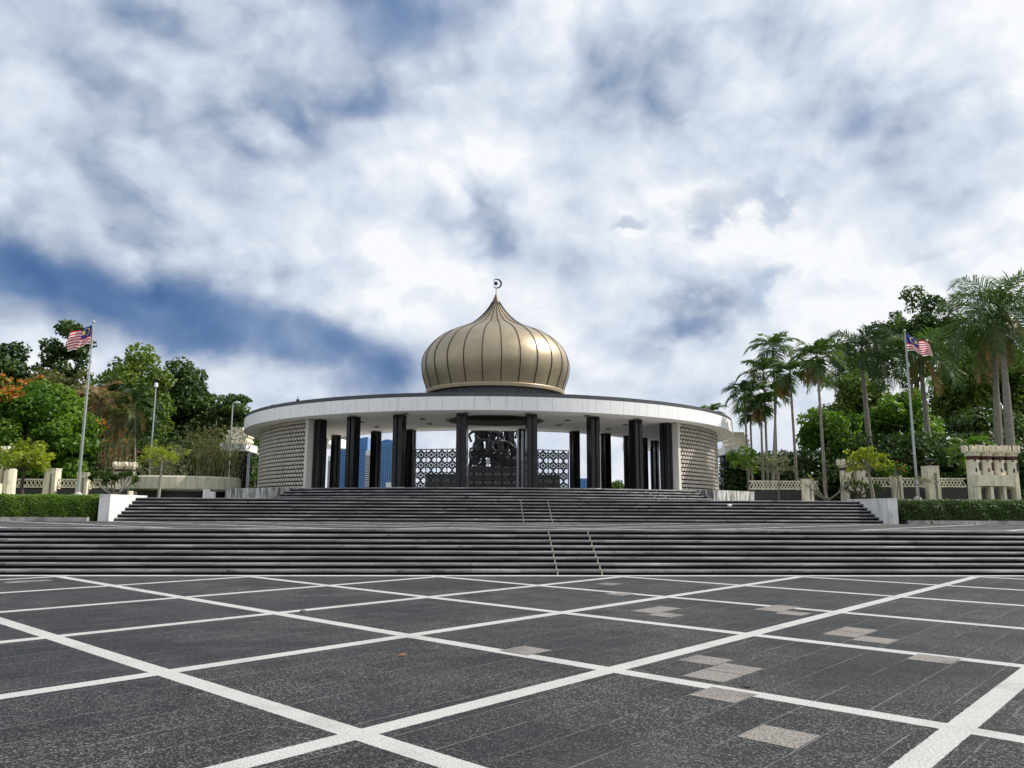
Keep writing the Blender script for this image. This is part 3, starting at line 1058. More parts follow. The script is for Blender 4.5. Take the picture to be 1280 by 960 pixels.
NR = 220
DCX, DCY = 1.2, 43.4
rf = MB()
rows = []
for k in range(NR + 1):
    t = k / NR
    o_, i_ = arc_o(t, RO - 0.06), arc_i(t, RIN + 0.03)
    w = min(1.0, (o_ - i_).length / 9.0)
    row = []
    for s, h in ((0.0, 0.0), (0.0, 0.19), (0.04, 0.22), (0.25, 0.46), (0.5, 0.62), (0.75, 0.45), (0.95, 0.10), (1.0, 0.0)):
        q = o_.lerp(i_, s)
        row.append((q.x, q.y, ZF + 0.02 + h * (0.6 + 0.4 * w)))
    rows.append(row)
m_ = len(rows[0])
rf.v = [q for r_ in rows for q in r_]
for k in range(NR):
    for i in range(m_ - 1):
        rf.f.append([k * m_ + i, (k + 1) * m_ + i, (k + 1) * m_ + i + 1, k * m_ + i + 1])
        rf.mi.append(0)
for k in range(0, NR, 2):       # standing seams
    r_ = rows[k]
    for i in range(2, 6):
        a, b = Vector(r_[i]), Vector(r_[i + 1])
        rf.bar(a + Vector((0, 0, 0.02)), b + Vector((0, 0, 0.02)), 0.03, 0.05, up=(0, 0, 1))
roof = L(rf).build('roof', 'slate roofing', pav)
# lightning rod
lr = MB()
q = W(372, 505, 41.8)
lr.tube([(q.x, 41.8, 7.2), (q.x, 41.8, q.z + 0.42)], [0.03, 0.012], 6)
lr.box((q.x, 41.8, 7.3), (0.14, 0.14, 0.12))
L(lr).build('lightning_rod', 'black metal', roof)

# soffit with round opening under the dome
bmx = bmesh.new()
outer_pts = [arc_o(k / 160, RO - 0.05) for k in range(161)]
inner_pts = [arc_i(k / 120, RIN + 0.05) for k in range(121)][::-1]
loop = [bmx.verts.new((q.x - OFF.x, q.y - OFF.y, ZS - OFF.z)) for q in outer_pts + inner_pts]
edges = [bmx.edges.new((loop[i], loop[(i + 1) % len(loop)])) for i in range(len(loop))]
RH = 2.62
hole_v = [bmx.verts.new((DCX + RH * math.sin(2 * PI * k / 72) - OFF.x, DCY - RH * math.cos(2 * PI * k / 72) - OFF.y, ZS - OFF.z)) for k in range(72)]
edges += [bmx.edges.new((hole_v[i], hole_v[(i + 1) % 72])) for i in range(72)]
bmesh.ops.triangle_fill(bmx, edges=edges, use_beauty=True)
me = bpy.data.meshes.new('soffit')
bmx.to_mesh(me)
bmx.free()
me.materials.append(MATS['soffit plaster'])
so = bpy.data.objects.new('soffit', me)
COL.objects.link(so)
so.parent = pav
rc = MB()
rc.lathe([(RH + 0.14, ZS - 0.025), (RH - 0.02, ZS - 0.025), (RH - 0.02, ZS - 0.001)], 72, (DCX, DCY, 0), -PI, PI, 1)
rc.lathe([(RH, ZS), (RH, ZS + 0.30)], 72, (DCX, DCY, 0), -PI, PI, 1)
rc.lathe([(RH, ZS + 0.30), (2.2, ZS + 0.34), (2.2, ZS + 0.5), (0.01, ZS + 0.5)], 72, (DCX, DCY, 0), -PI, PI, 0)
L(rc).build('ceiling_recess', ['dark recess', 'recess ring'], so)
for (a, r) in [(R(d), rr) for rr, ds in ((RO - 1.15, range(-66, 67, 12)), (RO - 3.6, range(-54, 55, 18)), (RO - 6.0, (-42, -21, 21, 42))) for d in ds]:
    s = MB()
    x, y = CX + r * math.sin(a), CY - r * math.cos(a)
    if math.hypot(x - DCX, y - DCY) < 3.0:
        continue
    s.lathe([(0.17, 0.0), (0.17, -0.05), (0.13, -0.05), (0.13, -0.005), (0.01, -0.005)], 18, (x, y, ZS), -PI, PI)
    L(s).build('downlight', 'recess ring', pav)

# fascia panels with open joints
fa = MB()
step = R(2.75)
na = int(2 * TH_O / step)
for i in range(na):
    a0 = -TH_O + i * 2 * TH_O / na
    a1 = -TH_O + (i + 1) * 2 * TH_O / na
    gp = 0.004 / RO
    fa.lathe([(RO - 0.05, ZF), (RO, ZF), (RO, ZS - 0.02), (RO - 0.08, ZS - 0.02)], 6, (CX, CY, 0), a0 + gp, a1 - gp, 0)
fa.lathe([(RO - 0.03, ZF - 0.01), (RO - 0.03, ZS)], 200, (CX, CY, 0), -TH_O, TH_O, 1)
fa.lathe([(RIN, ZF), (RIN, ZS - 0.02), (RIN + 0.08, ZS - 0.02)], 160, (IX, IY, 0), -TH_I, TH_I, 0)
L(fa).build('fascia', ['fascia panel', 'dark recess'], pav)


# columns: four square shafts of black marble with narrow slits between
def column(x, y, rz, w=0.235, gap=0.07, zt=ZS, core=True):
    s = MB()
    cr, sr = math.cos(rz), math.sin(rz)
    o = (w + gap) / 2
    for ax, ay in ((-o, -o), (o, -o), (o, o), (-o, o)):
        xx, yy = x + ax * cr - ay * sr, y + ax * sr + ay * cr
        s.box((xx, yy, (Z3 + zt) / 2 + 0.03), (w, w, zt - Z3 - 0.12), rz)
    if core:
        s.box((x, y, (Z3 + zt) / 2 + 0.03), (w * 1.35, w * 1.35, zt - Z3 - 0.13), rz)
    c = L(s).build('column', 'black marble', pav)
    bv = c.modifiers.new('bevel', 'BEVEL')
    bv.width = 0.025
    bv.segments = 2
    f = MB()
    f.box((x, y, Z3 + 0.015), (2 * w + gap + 0.04, 2 * w + gap + 0.04, 0.03), rz)
    L(f).build('plinth', 'recess ring', c)
    f = MB()
    f.box((x, y, zt - 0.02), (2 * w + gap - 0.06, 2 * w + gap - 0.06, 0.04), rz)
    L(f).build('cap', 'recess ring', c)


RC = 14.9
for d in (-40.8, -30.9, -19.9, -6.9, 6.9, 20.2, 31.0, 40.8):
    column(CX + RC * math.sin(R(d)), CY - RC * math.cos(R(d)), R(d))
RI = 13.15
for d in (-92, -82, -72.5, -63, -52.5, -34.3, -22.8, -7.8, 7.8, 23.2, 34.0, 44, 52.5, 63, 72.5, 82, 92):
    x, y = IX + RI * math.sin(R(d)), IY - RI * math.cos(R(d))
    column(x, y, R(d), 0.20, 0.10, core=False)
for d in (-101, 101):       # stout outer columns at the wings
    column(CX + (RO - 0.55) * math.sin(R(d)), CY - (RO - 0.55) * math.cos(R(d)), R(d), 0.3, 0.08)

# pierced block walls
RW = 15.45
for sg in (-1, 1):
    s = MB()
    a0, a1 = R(41.9), R(98)
    lo, hi = (a0, a1) if sg > 0 else (-a1, -a0)
    nrow = 17
    h = (ZS - Z3 - 0.02) / nrow
    nb = int(RW * (a1 - a0) / 0.29)
    for r_ in range(nrow):
        z = Z3 + 0.01 + (r_ + 0.5) * h
        for k in range(nb + 1):
            a = lo + (hi - lo) * (k + (0.5 if r_ % 2 else 0.0)) / nb
            if a > hi or a < lo:
                continue
            ca, sa = math.cos(a), math.sin(a)

            def P3(tx, rr, zz):
                return (CX + rr * sa + tx * ca, CY - rr * ca + tx * sa, zz)
            w0, w1, hh = 0.092, 0.080, h * 0.405
            # six sided block tapering outwards
            outl = [(-1, 0), (-0.6, -1), (0.6, -1), (1, 0), (0.6, 1), (-0.6, 1)]
            vb = [P3(px * w0 * 1.05, RW - 0.225, z + pz * hh) for px, pz in outl] + [P3(px * w1, RW + 0.04, z + pz * hh * 0.8) for px, pz in outl]
            s.add(vb, [(6, 7, 8, 9, 10, 11)] + [(i, (i + 1) % 6, (i + 1) % 6 + 6, i + 6) for i in range(6)])
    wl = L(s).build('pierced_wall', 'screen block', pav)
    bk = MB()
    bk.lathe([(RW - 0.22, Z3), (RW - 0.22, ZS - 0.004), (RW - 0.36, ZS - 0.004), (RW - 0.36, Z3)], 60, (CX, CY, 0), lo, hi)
    L(bk).build('hole_shade_sheet', 'screen hole shade', wl)  # dark sheet added to stand for the shade behind the holes
    for a in (lo, hi):
        s = MB()
        s.box((CX + (RW - 0.14) * math.sin(a), CY - (RW - 0.14) * math.cos(a), (Z3 + ZS) / 2), (0.22, 0.50, ZS - Z3 - 0.006), a)
        L(s).build('end_post', 'screen post', wl)

# dome
PX = F_PX
prof_px = [(195, 0.5), (218, 10), (258, 29), (285, 44), (315, 67), (350, 98), (385, 138), (410, 174), (425, 203), (440, 238), (455, 276), (475, 325), (500, 371),
           (530, 412), (570, 450), (610, 477), (650, 492), (690, 497), (720, 495), (760, 488), (800, 474), (840, 460)]


def dz_(y):
    return W(619, 330 + y / 5.3333, DCY).z


prof = [(dxp / 5.3333 / PX * DCY * 1.005, dz_(y)) for y, dxp in prof_px]
zb = W(619, 477.5, DCY - 3.75).z - 0.03
prof.append((prof[-1][0] - 0.05, zb))
d = MB()
d.lathe(prof[2:], 130, (DCX, DCY, 0), -PI, PI)
dome = L(d).build('dome', 'gold dome metal', pav, smooth=True)
dome.data.polygons.foreach_set('use_smooth', [True] * len(dome.data.polygons))
d = MB()
d.lathe([(r_ + 0.01, z) for r_, z in prof[:3]] + [(prof[2][0] + 0.03, prof[2][1] - 0.03), (prof[2][0] - 0.05, prof[2][1] - 0.03)], 40, (DCX, DCY, 0), -PI, PI)
L(d).build('spire_cap', 'dome cap', dome, smooth=True)
sm = MB()
for k in range(26):
    a = R(2.6) + 2 * PI * k / 26
    pts = [Vector((DCX + (r_ + 0.004) * math.sin(a), DCY - (r_ + 0.004) * math.cos(a), z)) for r_, z in prof[2:]]
    nrm = Vector((math.cos(a), math.sin(a), 0))
    for i in range(len(pts) - 1):
        w = 0.042 if prof[2 + i][0] > 0.8 else 0.028
        sm.bar(pts[i], pts[i + 1], 0.05, w, up=nrm)
L(sm).build('seams', 'dome seam', dome)
rb = prof[-1][0]
d = MB()
d.lathe([(rb - 0.1, zb + 0.03), (rb + 0.08, zb + 0.03), (rb + 0.10, zb - 0.0), (rb + 0.06, zb - 0.15), (rb - 0.2, zb - 0.17)], 96, (DCX, DCY, 0), -PI, PI)
L(d).build('base_ring', 'gold ring', dome, smooth=True)
d = MB()
d.lathe([(rb - 0.18, zb - 0.2), (rb - 0.18, ZF + 0.1)], 96, (DCX, DCY, 0), -PI, PI)
for k in range(60):
    a = 2 * PI * k / 60
    d.box((DCX + (rb - 0.16) * math.sin(a), DCY - (rb - 0.16) * math.cos(a), (zb + ZF) / 2 - 0.1), (0.05, 0.06, 0.5), a)
L(d).build('drum', 'slate roofing', dome)
# finial: crescent and star on a rod
fz = W(619.5, 354.5, DCY).z
d = MB()
d.tube([(DCX, DCY, prof[0][1] - 0.1), (DCX, DCY, fz - 0.26)], [0.035, 0.02], 8)
L(d).build('finial_rod', 'gold ring', dome)
d = MB()
Ro, Rc, sh = 0.285, 0.235, -0.085
n = 40
ring = []
ca, sa = math.cos(R(5)), math.sin(R(5))
for k in range(n + 1):
    a = -R(148) + R(296) * k / n
    ring.append(((Ro * math.cos(a), Ro * math.sin(a)), None))
inn = []
for k in range(n + 1):
    a = -R(148) + R(296) * k / n
    # thickness tapers to the horns
    th = 0.012 + 0.085 * max(0, math.cos(a * 0.60)) ** 1.5
    inn.append(((Ro - th) * math.cos(a), (Ro - th) * math.sin(a)))
vv = []
for y in (-0.03, 0.03):
    for k in range(n + 1):
        vv.append((DCX + 0.05 + ring[k][0][0], DCY + y, fz + ring[k][0][1]))
        vv.append((DCX + 0.05 + inn[k][0], DCY + y, fz + inn[k][1]))
fc = []
M2 = 2 * (n + 1)
for k in range(n):
    a_, b_, c_, e_ = 2 * k, 2 * k + 1, 2 * k + 3, 2 * k + 2
    fc += [(a_, b_, c_, e_), (a_ + M2, e_ + M2, c_ + M2, b_ + M2), (a_, e_, e_ + M2, a_ + M2), (b_, b_ + M2, c_ + M2, c_)]
d.add(vv, fc)
L(d).build('finial_crescent', 'black metal', dome)
d = MB()
pts = []
for y, sc in ((-0.05, 0.35), (-0.02, 1), (0.02, 1), (0.05, 0.35)):
    for k in range(24):
        a = 2 * PI * k / 24
        r_ = (0.135 if k % 2 == 0 else 0.095) * sc
        pts.append((DCX - 0.02 + r_ * math.sin(a), DCY + y, fz + 0.01 + r_ * math.cos(a)))
fcs = [[j * 24 + k, j * 24 + (k + 1) % 24, (j + 1) * 24 + (k + 1) % 24, (j + 1) * 24 + k] for j in range(3) for k in range(24)]
fcs += [list(range(24)), list(range(72, 96))[::-1]]
d.add(pts, fcs)
d.tube([(DCX - 0.02, DCY, fz - 0.28), (DCX - 0.02, DCY, fz)], 0.008, 6)
L(d).build('finial_star', 'black metal', dome)


# lattice gates between the inner columns
def lattice_gate(xa, ya, xb, yb, z0, z1, label):
    a, b = Vector((xa, ya, 0)), Vector((xb, yb, 0))
    ln = (b - a).length
    rz = math.atan2(b.y - a.y, b.x - a.x)
    root = empty('lattice_gate', ((xa + xb) / 2, (ya + yb) / 2, z0), label, 'gate', 'patterned gates between the inner columns', rz)
    H = z1 - z0
    npan = max(2, round(ln / 0.62))
    pw = ln / npan
    fr = MB()
    for i in range(npan + 1):
        fr.box((-ln / 2 + i * pw, 0, H / 2), (0.045, 0.07, H))
    for z in (0.03, H - 0.025):
        fr.box((0, 0, z), (ln - 0.05, 0.06, 0.05))
    fr.build('gate_frame', 'gate metal', root)
    for i in range(npan):
        s = MB()
        x0 = -ln / 2 + i * pw + 0.03
        x1 = x0 + pw - 0.06
        xm = (x0 + x1) / 2
        cell = pw * 1.15
        rws = int(H / cell) + 1
        ch = (H - 0.1) / rws
        for j in range(rws):
            zc_ = 0.05 + (j + 0.5) * ch
            r1 = ch * 0.30
            hexo = [(xm + r1 * math.cos(R(60 * k + 30)), zc_ + r1 * math.sin(R(60 * k + 30))) for k in range(6)]
            for k in range(6):
                p0, p1 = hexo[k], hexo[(k + 1) % 6]
                s.bar((p0[0], 0, p0[1]), (p1[0], 0, p1[1]), 0.062, 0.05)
                # arms reaching the panel edge
                an = R(60 * k + 30)
                tx, tz = xm + ch * 0.62 * math.cos(an), zc_ + ch * 0.62 * math.sin(an)
                if abs(tx - xm) > pw / 2 - 0.03:
                    q_ = (pw / 2 - 0.03) / abs(tx - xm)
                    tx, tz = xm + (tx - xm) * q_, zc_ + (tz - zc_) * q_
                tz = min(max(tz, zc_ - ch / 2), zc_ + ch / 2)
                s.bar((p0[0], 0, p0[1]), (tx, 0, tz), 0.062, 0.05)
            for sx_ in (-1, 1):
                xe = xm + sx_ * (pw / 2 - 0.03)
                s.bar((xm, 0, zc_ + ch / 2), (xe, 0, zc_), 0.055, 0.045)
                s.bar((xm, 0, zc_ - ch / 2), (xe, 0, zc_), 0.055, 0.045)
        for j in range(rws):
            zc_ = 0.05 + (j + 0.5) * ch
            s.add([(xm + ch * 0.15 * math.cos(R(60 * k)), y_, zc_ + ch * 0.15 * math.sin(R(60 * k))) for y_ in (-0.02, 0.02) for k in range(6)],
                  [tuple(range(6)), tuple(range(6, 12))[::-1]] + [(k, (k + 1) % 6, (k + 1) % 6 + 6, k + 6) for k in range(6)])
            for k in range(6):
                an = R(60 * k)
                s.bar((xm + ch * 0.13 * math.cos(an), 0, zc_ + ch * 0.13 * math.sin(an)), (xm + ch * 0.27 * math.cos(an), 0, zc_ + ch * 0.27 * math.sin(an)), 0.035, 0.03)
        s.build('gate_panel', 'gate metal', root)
    return root


def ci(dg, r=RI):
    return IX + r * math.sin(R(dg)), IY - r * math.cos(R(dg))


zg = W(545, 562, 49).z
for d0, d1, lab in ((-22.8, -7.8, 'black patterned gate between inner columns on the side of the blue towers'),
                    (-7.8, 7.8, 'middle black patterned gate in front of the dark bronze statue'),
                    (7.8, 22.8, 'black patterned gate between inner columns with only sky and grey behind')):
    xa, ya = ci(d0 + 1.6)
    xb, yb = ci(d1 - 1.6)
    lattice_gate(xa, ya, xb, yb, Z3 + 0.03, zg, lab)

# monument behind: bronze soldiers on a dark plinth
MY = 76.0
mroot = empty('bronze_monument', (W(616, 600, MY).x, MY, Z2), 'dark bronze group of soldiers on a black plinth seen through the pavilion', 'statue')
pl = MB()
zpl = W(616, 585, MY).z - Z2
pl.box((0, 0.6, zpl * 0.40), (12.6, 5.4, zpl * 0.80))
pl.box((0, 0, zpl * 0.5), (6.4, 6.8, zpl - 0.01), top=0.94)
pl.build('plinth', 'plinth stone', mroot)
fg = MB()
rgm = random.Random(5)


def soldier(x, y, z, sc, lean, arms, crouch=0.0, rz=0.0):
    def T(px_, py_, pz_):
        px_ += lean * pz_ / 1.8
        c_, s_ = math.cos(rz), math.sin(rz)
        return (x + sc * (px_ * c_ - py_ * s_), y + sc * (px_ * s_ + py_ * c_), z + sc * pz_)
    hip = 0.95 - crouch * 0.4
    sho = hip + 0.52
    fg.tube([T(-0.28, -0.05 - crouch * .3, 0.0), T(-0.2, -0.15 - crouch * 0.35, hip * 0.5), T(-0.1, 0, hip)], [0.09 * sc, 0.085 * sc, 0.12 * sc], 8)
    fg.tube([T(0.30, 0.12 + crouch * .2, 0.0), T(0.2, -0.05, hip * 0.5), T(0.1, 0, hip)], [0.09 * sc, 0.085 * sc, 0.12 * sc], 8)
    fg.tube([T(0, 0, hip - 0.08), T(0, 0, hip + 0.2), T(0, -0.02, sho), T(0, -0.03, sho + 0.12)], [0.17 * sc, 0.17 * sc, 0.2 * sc, 0.07 * sc], 10)
    fg.ell(T(0, -0.05, sho + 0.27), (0.115 * sc, 0.13 * sc, 0.15 * sc))
    fg.ell(T(0, -0.04, sho + 0.33), (0.18 * sc, 0.19 * sc, 0.10 * sc))        # helmet
    for sg, (ex, ez, hx, hz) in zip((-1, 1), arms):
        fg.tube([T(sg * 0.2, 0, sho), T(sg * 0.2 + ex, -0.1, sho + ez), T(sg * 0.2 + hx, -0.22, sho + hz)], [0.075 * sc, 0.06 * sc, 0.05 * sc], 7)
        fg.ell(T(sg * 0.2 + hx, -0.24, sho + hz), (0.06 * sc,) * 3, 7, 5)
    fg.box(T(0, 0.2, hip + 0.35), (0.32 * sc, 0.16 * sc, 0.4 * sc), rz)


soldier(0.2, 0.3, zpl + 1.0, 2.6, 0.15, ((-0.22, -0.2, -0.3, 0.1), (0.25, 0.25, 0.3, 0.6)))
soldier(-1.55, 0.0, zpl, 2.5, 0.1, ((-0.2, -0.2, -0.1, -0.45), (0.2, -0.1, 0.4, 0.1)))
soldier(1.8, -0.2, zpl, 2.6, -0.1, ((-0.2, -0.25, -0.05, -0.4), (0.22, -0.25, 0.15, -0.5)))
soldier(-0.6, -0.9, zpl, 2.3, 0.2, ((-0.25, 0.0, -0.45, 0.15), (0.2, -0.3, 0.1, -0.5)), 0.8)
soldier(0.9, -1.0, zpl, 2.3, -0.3, ((-0.2, -0.3, -0.1, -0.5), (0.25, -0.1, 0.4, -0.3)), 0.9, 0.4)
soldier(-2.0, -1.3, zpl - 0.4, 2.2, 0.5, ((-0.25, -0.2, -0.3, -0.45), (0.2, -0.1, 0.4, 0.0)), 1.1, 0.7)
fg.tube([(0.9, 0.2, zpl + 2), (0.75, 0.2, zpl + 6.4)], [0.07, 0.05], 6)
soldier(1.3, 0.9, zpl + 0.5, 2.6, 0.1, ((-0.2, -0.2, -0.3, 0.1), (0.2, -0.2, 0.1, -0.5)))
soldier(-0.7, 0.9, zpl + 0.6, 2.6, -0.1, ((-0.2, -0.2, -0.1, -0.4), (0.2, -0.2, 0.3, 0.0)))
for i in range(9):
    fg.ell((rgm.uniform(-2.3, 2.3), rgm.uniform(-0.8, 0.9), zpl + rgm.uniform(0.0, 1.1)), (rgm.uniform(0.5, 0.95), 0.6, rgm.uniform(0.4, 0.8)))
so2 = fg.build('figures', 'bronze', mroot)
rm = so2.modifiers.new('remesh', 'REMESH')
rm.mode = 'VOXEL'
rm.voxel_size = 0.07
rm.use_smooth_shade = True


# side wings just visible past the ends of the roof
def side_wing(sg, label):
    Yw = 62.0
    if sg < 0:
        x0, x1 = W(283, 560, Yw).x, W(315, 560, Yw).x
        xs = W(300, 545, Yw).x
    else:
        x0, x1 = W(898, 560, Yw).x, W(930, 560, Yw).x
        xs = W(919, 545, Yw).x
    zt, zb_ = W(300, 556, Yw).z, W(300, 565, Yw).z
    root = empty('side_wing', ((x0 + x1) / 2, Yw, Z2), label, 'canopy')
    o = Vector(root.location)
    s = MB()
    s.box(((x0 + x1) / 2 - o.x, 0, (zt + zb_) / 2 - o.z), (x1 - x0, 3.2, zt - zb_))
    s.build('canopy_slab', 'white wall paint', root)
    s = MB()
    zz = zt
    for i, (w, hh) in enumerate(((1.45, 0.17), (1.7, 0.17), (1.5, 0.2), (1.7, 0.17), (1.2, 0.2), (1.45, 0.17), (0.9, 0.2))):
        s.box((xs - o.x, 0, zz + hh / 2 - o.z), (w, 1.8, hh - 0.012))
        zz += hh
    s.build('stepped_crest', 'cream concrete', root)
    xc = x1 - 0.55 if sg < 0 else x0 + 0.55
    s = MB()
    for ox in (-0.2, 0.2):
        for oy in (-0.2, 0.2):
            s.box((xc + ox - o.x, oy, (zb_ - Z2) / 2), (0.3, 0.3, zb_ - Z2))
    s.build('column', 'black marble', root)
    return root


side_wing(-1, 'flat white canopy with stacked cream crest beside the bamboo and lamp post')
side_wing(1, 'flat white canopy with stacked cream crest beside the areca palms')

# cheek walls of the upper flight
for sg, X, lab in ((-1, XL, 'white side wall of the upper steps, sunlit, next to the bright hedge'), (1, XR, 'white side wall of the upper steps, shaded, next to the dark hedge')):
    s = MB()
    w = 0.44
    xc = X + sg * w / 2
    s.box((xc, (33.35 + 37.0) / 2, (Z1 - 0.1 + Z2 + 0.04) / 2), (w, 3.65, Z2 + 0.04 - Z1 + 0.1))
    s.box((xc, (33.34 + 37.0) / 2, Z2 + 0.07), (w + 0.02, 3.68, 0.056))
    tag(s.build('side_wall', 'white wall paint'), lab, 'wall')

# retaining walls behind hedges + kerbs
for sg, X, lab in ((-1, XL - 0.44, 'long low retaining wall behind the bright clipped hedge'), (1, XR + 0.44, 'long low retaining wall behind the dark clipped hedge')):
    s = MB()
    x1 = X + sg * 40
    s.box(((X + x1) / 2, 34.95, (Z2 + 0.02) / 2 + 0.5), (40, 0.2, Z2 + 0.02 - 1.0))
    s.box(((X + x1) / 2, 34.93, Z2 + 0.05), (40, 0.3, 0.08))
    tag(s.build('retaining_wall', 'kerb concrete'), lab, 'wall')
    s = MB()
    yk = 33.2
    n = 16
    for i in range(n):
        xa = X + sg * (0.3 + i * 1.6)
        xb = xa + sg * 1.58
        ya, yb_ = yk - 0.028 * i ** 1.35, yk - 0.028 * (i + 1) ** 1.35
        s.bar((xa, ya, Z1 + 0.08), (xb, yb_, Z1 + 0.08), 0.22, 0.16, up=(0, 0, 1))
    tag(s.build('kerb', 'kerb concrete'), kind='structure')


# hedges
def hedge(label, xa, xb, ya, yb, z0, z1, mat, seed, curve=0.0, tops=1.0):
    rng = np.random.default_rng(seed)
    root = empty('hedge', ((xa + xb) / 2, (ya + yb) / 2, z0), label, 'hedge')
    o = np.array(root.location)
    Lx = abs(xb - xa)
    n = int(Lx * 1700)
    P = np.zeros((n, 3))
    N = np.zeros((n, 3))
    u = rng.random(n)
    side = rng.random(n)
    x = xa + (xb - xa) * u
    D, Hh = yb - ya, z1 - z0
    rr = 0.18
    top = side < 0.45
    end = side > 0.965
    front = ~top & ~end
    y = np.where(top, ya + rng.random(n) * D, ya)
    z = np.where(top, z1, z0 + rng.random(n) ** 0.9 * Hh)
    x = np.where(end, xa, x)
    y = np.where(end, ya + rng.random(n) * D, y)
    # rounded shoulder
    cap = np.where(front & (z > z1 - rr), (z - (z1 - rr)) ** 2 / rr * 0.8, 0)
    y = y + cap
    bump = 0.06 * np.sin(x * 3.1) + 0.05 * np.sin(x * 7.3 + z * 5) + rng.normal(0, 0.045, n)
    y = np.where(front, y + bump - 0.03, y)
    z = np.where(top, z + 0.4 * bump + rng.normal(0, 0.03, n), z)
    x = np.where(end, x + bump, x)
    y = y - curve * np.abs(x - xa) ** 1.35
    N[:, 1] = np.where(front, -1, 0)
    N[:, 2] = np.where(top, 1, 0.25)
    N[:, 0] = np.where(end, np.sign(xa - xb), 0)
    P = np.stack([x, y, z], 1) - o
    T = np.clip(rng.normal(0.45, 0.22, n) + 0.25 * np.sin(x * 1.3) * np.sin(x * 0.7 + z), 0, 1)
    quads('foliage', leaf_quads(rng, P, N, 0.085, 0.6, 0.55), T, mat, root)
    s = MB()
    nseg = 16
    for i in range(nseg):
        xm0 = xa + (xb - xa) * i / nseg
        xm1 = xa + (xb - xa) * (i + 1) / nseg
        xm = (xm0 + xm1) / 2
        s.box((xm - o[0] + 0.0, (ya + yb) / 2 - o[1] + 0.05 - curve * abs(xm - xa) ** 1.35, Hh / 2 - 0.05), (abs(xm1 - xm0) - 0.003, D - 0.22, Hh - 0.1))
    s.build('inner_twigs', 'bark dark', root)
    return root


zh = W(60, 620, 33).z
hedge('bright green clipped hedge in sun beside the white side wall', XL - 0.75, XL - 26, 33.05 + 0.3, 34.75, Z1, zh, 'leaf lit hedge', 3, 0.012)
hedge('dark clipped hedge with sunlit top in front of the cream castle post', XR + 0.6, XR + 27, 33.05 + 0.2, 34.75, Z1, zh - 0.03, 'leaf shaded hedge', 4, 0.012)


# =================================================================== THINGS AROUND THE TERRACE
def flagpole(label, base_px, top_px, y_top, Y, direction, group, size, droop, seed, tail):
    b = W(base_px, 612, Y)
    t = W(top_px, y_top, Y)
    root = empty('flagpole', (b.x, Y, Z2), label, 'flagpole', group)
    s = MB()
    hz = t.z - Z2
    s.tube([(0, 0, 0), (0, 0, hz * 0.5), (0, 0, hz)], [0.06, 0.05, 0.035], 12)
    s.lathe([(0.001, hz), (0.06, hz + 0.02), (0.075, hz + 0.07), (0.05, hz + 0.13), (0.001, hz + 0.15)], 12)
    p_ = s.build('pole', 'pole metal', root, smooth=True)
    s = MB()
    s.lathe([(0.2, -0.02), (0.2, 0.25), (0.12, 0.32), (0.09, 0.36)], 16)
    s.build('base_collar', 'kerb concrete', root)
    s = MB()
    s.tube([(0.09 * direction, 0, 1.2), (0.075 * direction, 0, hz - 0.15)], 0.008, 4)
    s.build('halyard', 'white litter', root)
    # flag
    Wd, Hd = size
    nu, nv = 40, 22
    vs, uvs = [], []
    for i in range(nu + 1):
        u = i / nu
        for j in range(nv + 1):
            v = j / nv
            x = direction * (0.06 + u * Wd * (1 - tail * 0.25 * u))
            drop = droop * Wd * (u ** 1.4)
            z = hz - 0.15 - Hd + v * Hd * (1 - tail * 0.35 * u) - drop + 0.06 * math.sin(u * 9 + v * 1.5)
            y = 0.16 * math.sin(u * 10 + v * 2.2 + seed) * (0.25 + u) + 0.06 * math.sin(u * 21 + v * 5)
            vs.append((x, y, z))
            uvs.append((u, v))
    fcs = []
    for i in range(nu):
        for j in range(nv):
            a = i * (nv + 1) + j
            fcs.append((a, a + nv + 1, a + nv + 2, a + 1))
    me = bpy.data.meshes.new('flag')
    me.from_pydata(vs, [], fcs)
    ul = me.uv_layers.new(name='UVMap')
    for lp in me.loops:
        ul.data[lp.index].uv = uvs[lp.vertex_index]
    me.materials.append(MATS['flag cloth'])
    me.polygons.foreach_set('use_smooth', [True] * len(me.polygons))
    fo = bpy.data.objects.new('flag', me)
    COL.objects.link(fo)
    fo.parent = root
    return root


flagpole('flagpole with striped flag blowing towards the orange flowered tree', 98, 113, 404, 42, -1, 'flagpoles with red and white striped flags', (1.15, 1.0), 0.40, 0.0, 0.1)
flagpole('flagpole with striped flag blowing towards the tall royal palms', 1146, 1130, 415, 42, 1, 'flagpoles with red and white striped flags', (1.80, 0.95), 0.22, 1.4, 0.9)


def lamp_post(label, px, y_top, Y, hook):
    t = W(px, y_top, Y)
    root = empty('lamp_post', (t.x, Y, Z2), label, 'lamp post')
    hz = t.z - Z2
    s = MB()
    s.tube([(0, 0, -0.1), (0, 0, hz * 0.6), (0, 0, hz)], [0.075, 0.06, 0.045], 10)
    s.lathe([(0.18, -0.05), (0.18, 0.3), (0.12, 0.4)], 12)
    if hook:
        s.tube([(0, 0, hz), (0.06, -0.03, hz + 0.14), (0.18, -0.06, hz + 0.2), (0.28, -0.1, hz + 0.2)], [0.055, 0.05, 0.045, 0.04], 8)
    s.build('pole', 'pole metal', root, smooth=True)
    s = MB()
    if hook:
        s.box((0.40, -0.1, hz + 0.18), (0.36, 0.2, 0.12), top=0.7)
    else:
        s.lathe([(0.01, hz + 0.35), (0.12, hz + 0.3), (0.14, hz + 0.02), (0.07, hz)], 12)
    s.build('lamp_head', 'lamp glass', root)
    return root


lamp_post('tall bare lamp post rising in front of the dark conical tree', 195, 484, 58, False)
lamp_post('lamp post with short hooked arm beside the white canopy', 291, 506, 60, True)


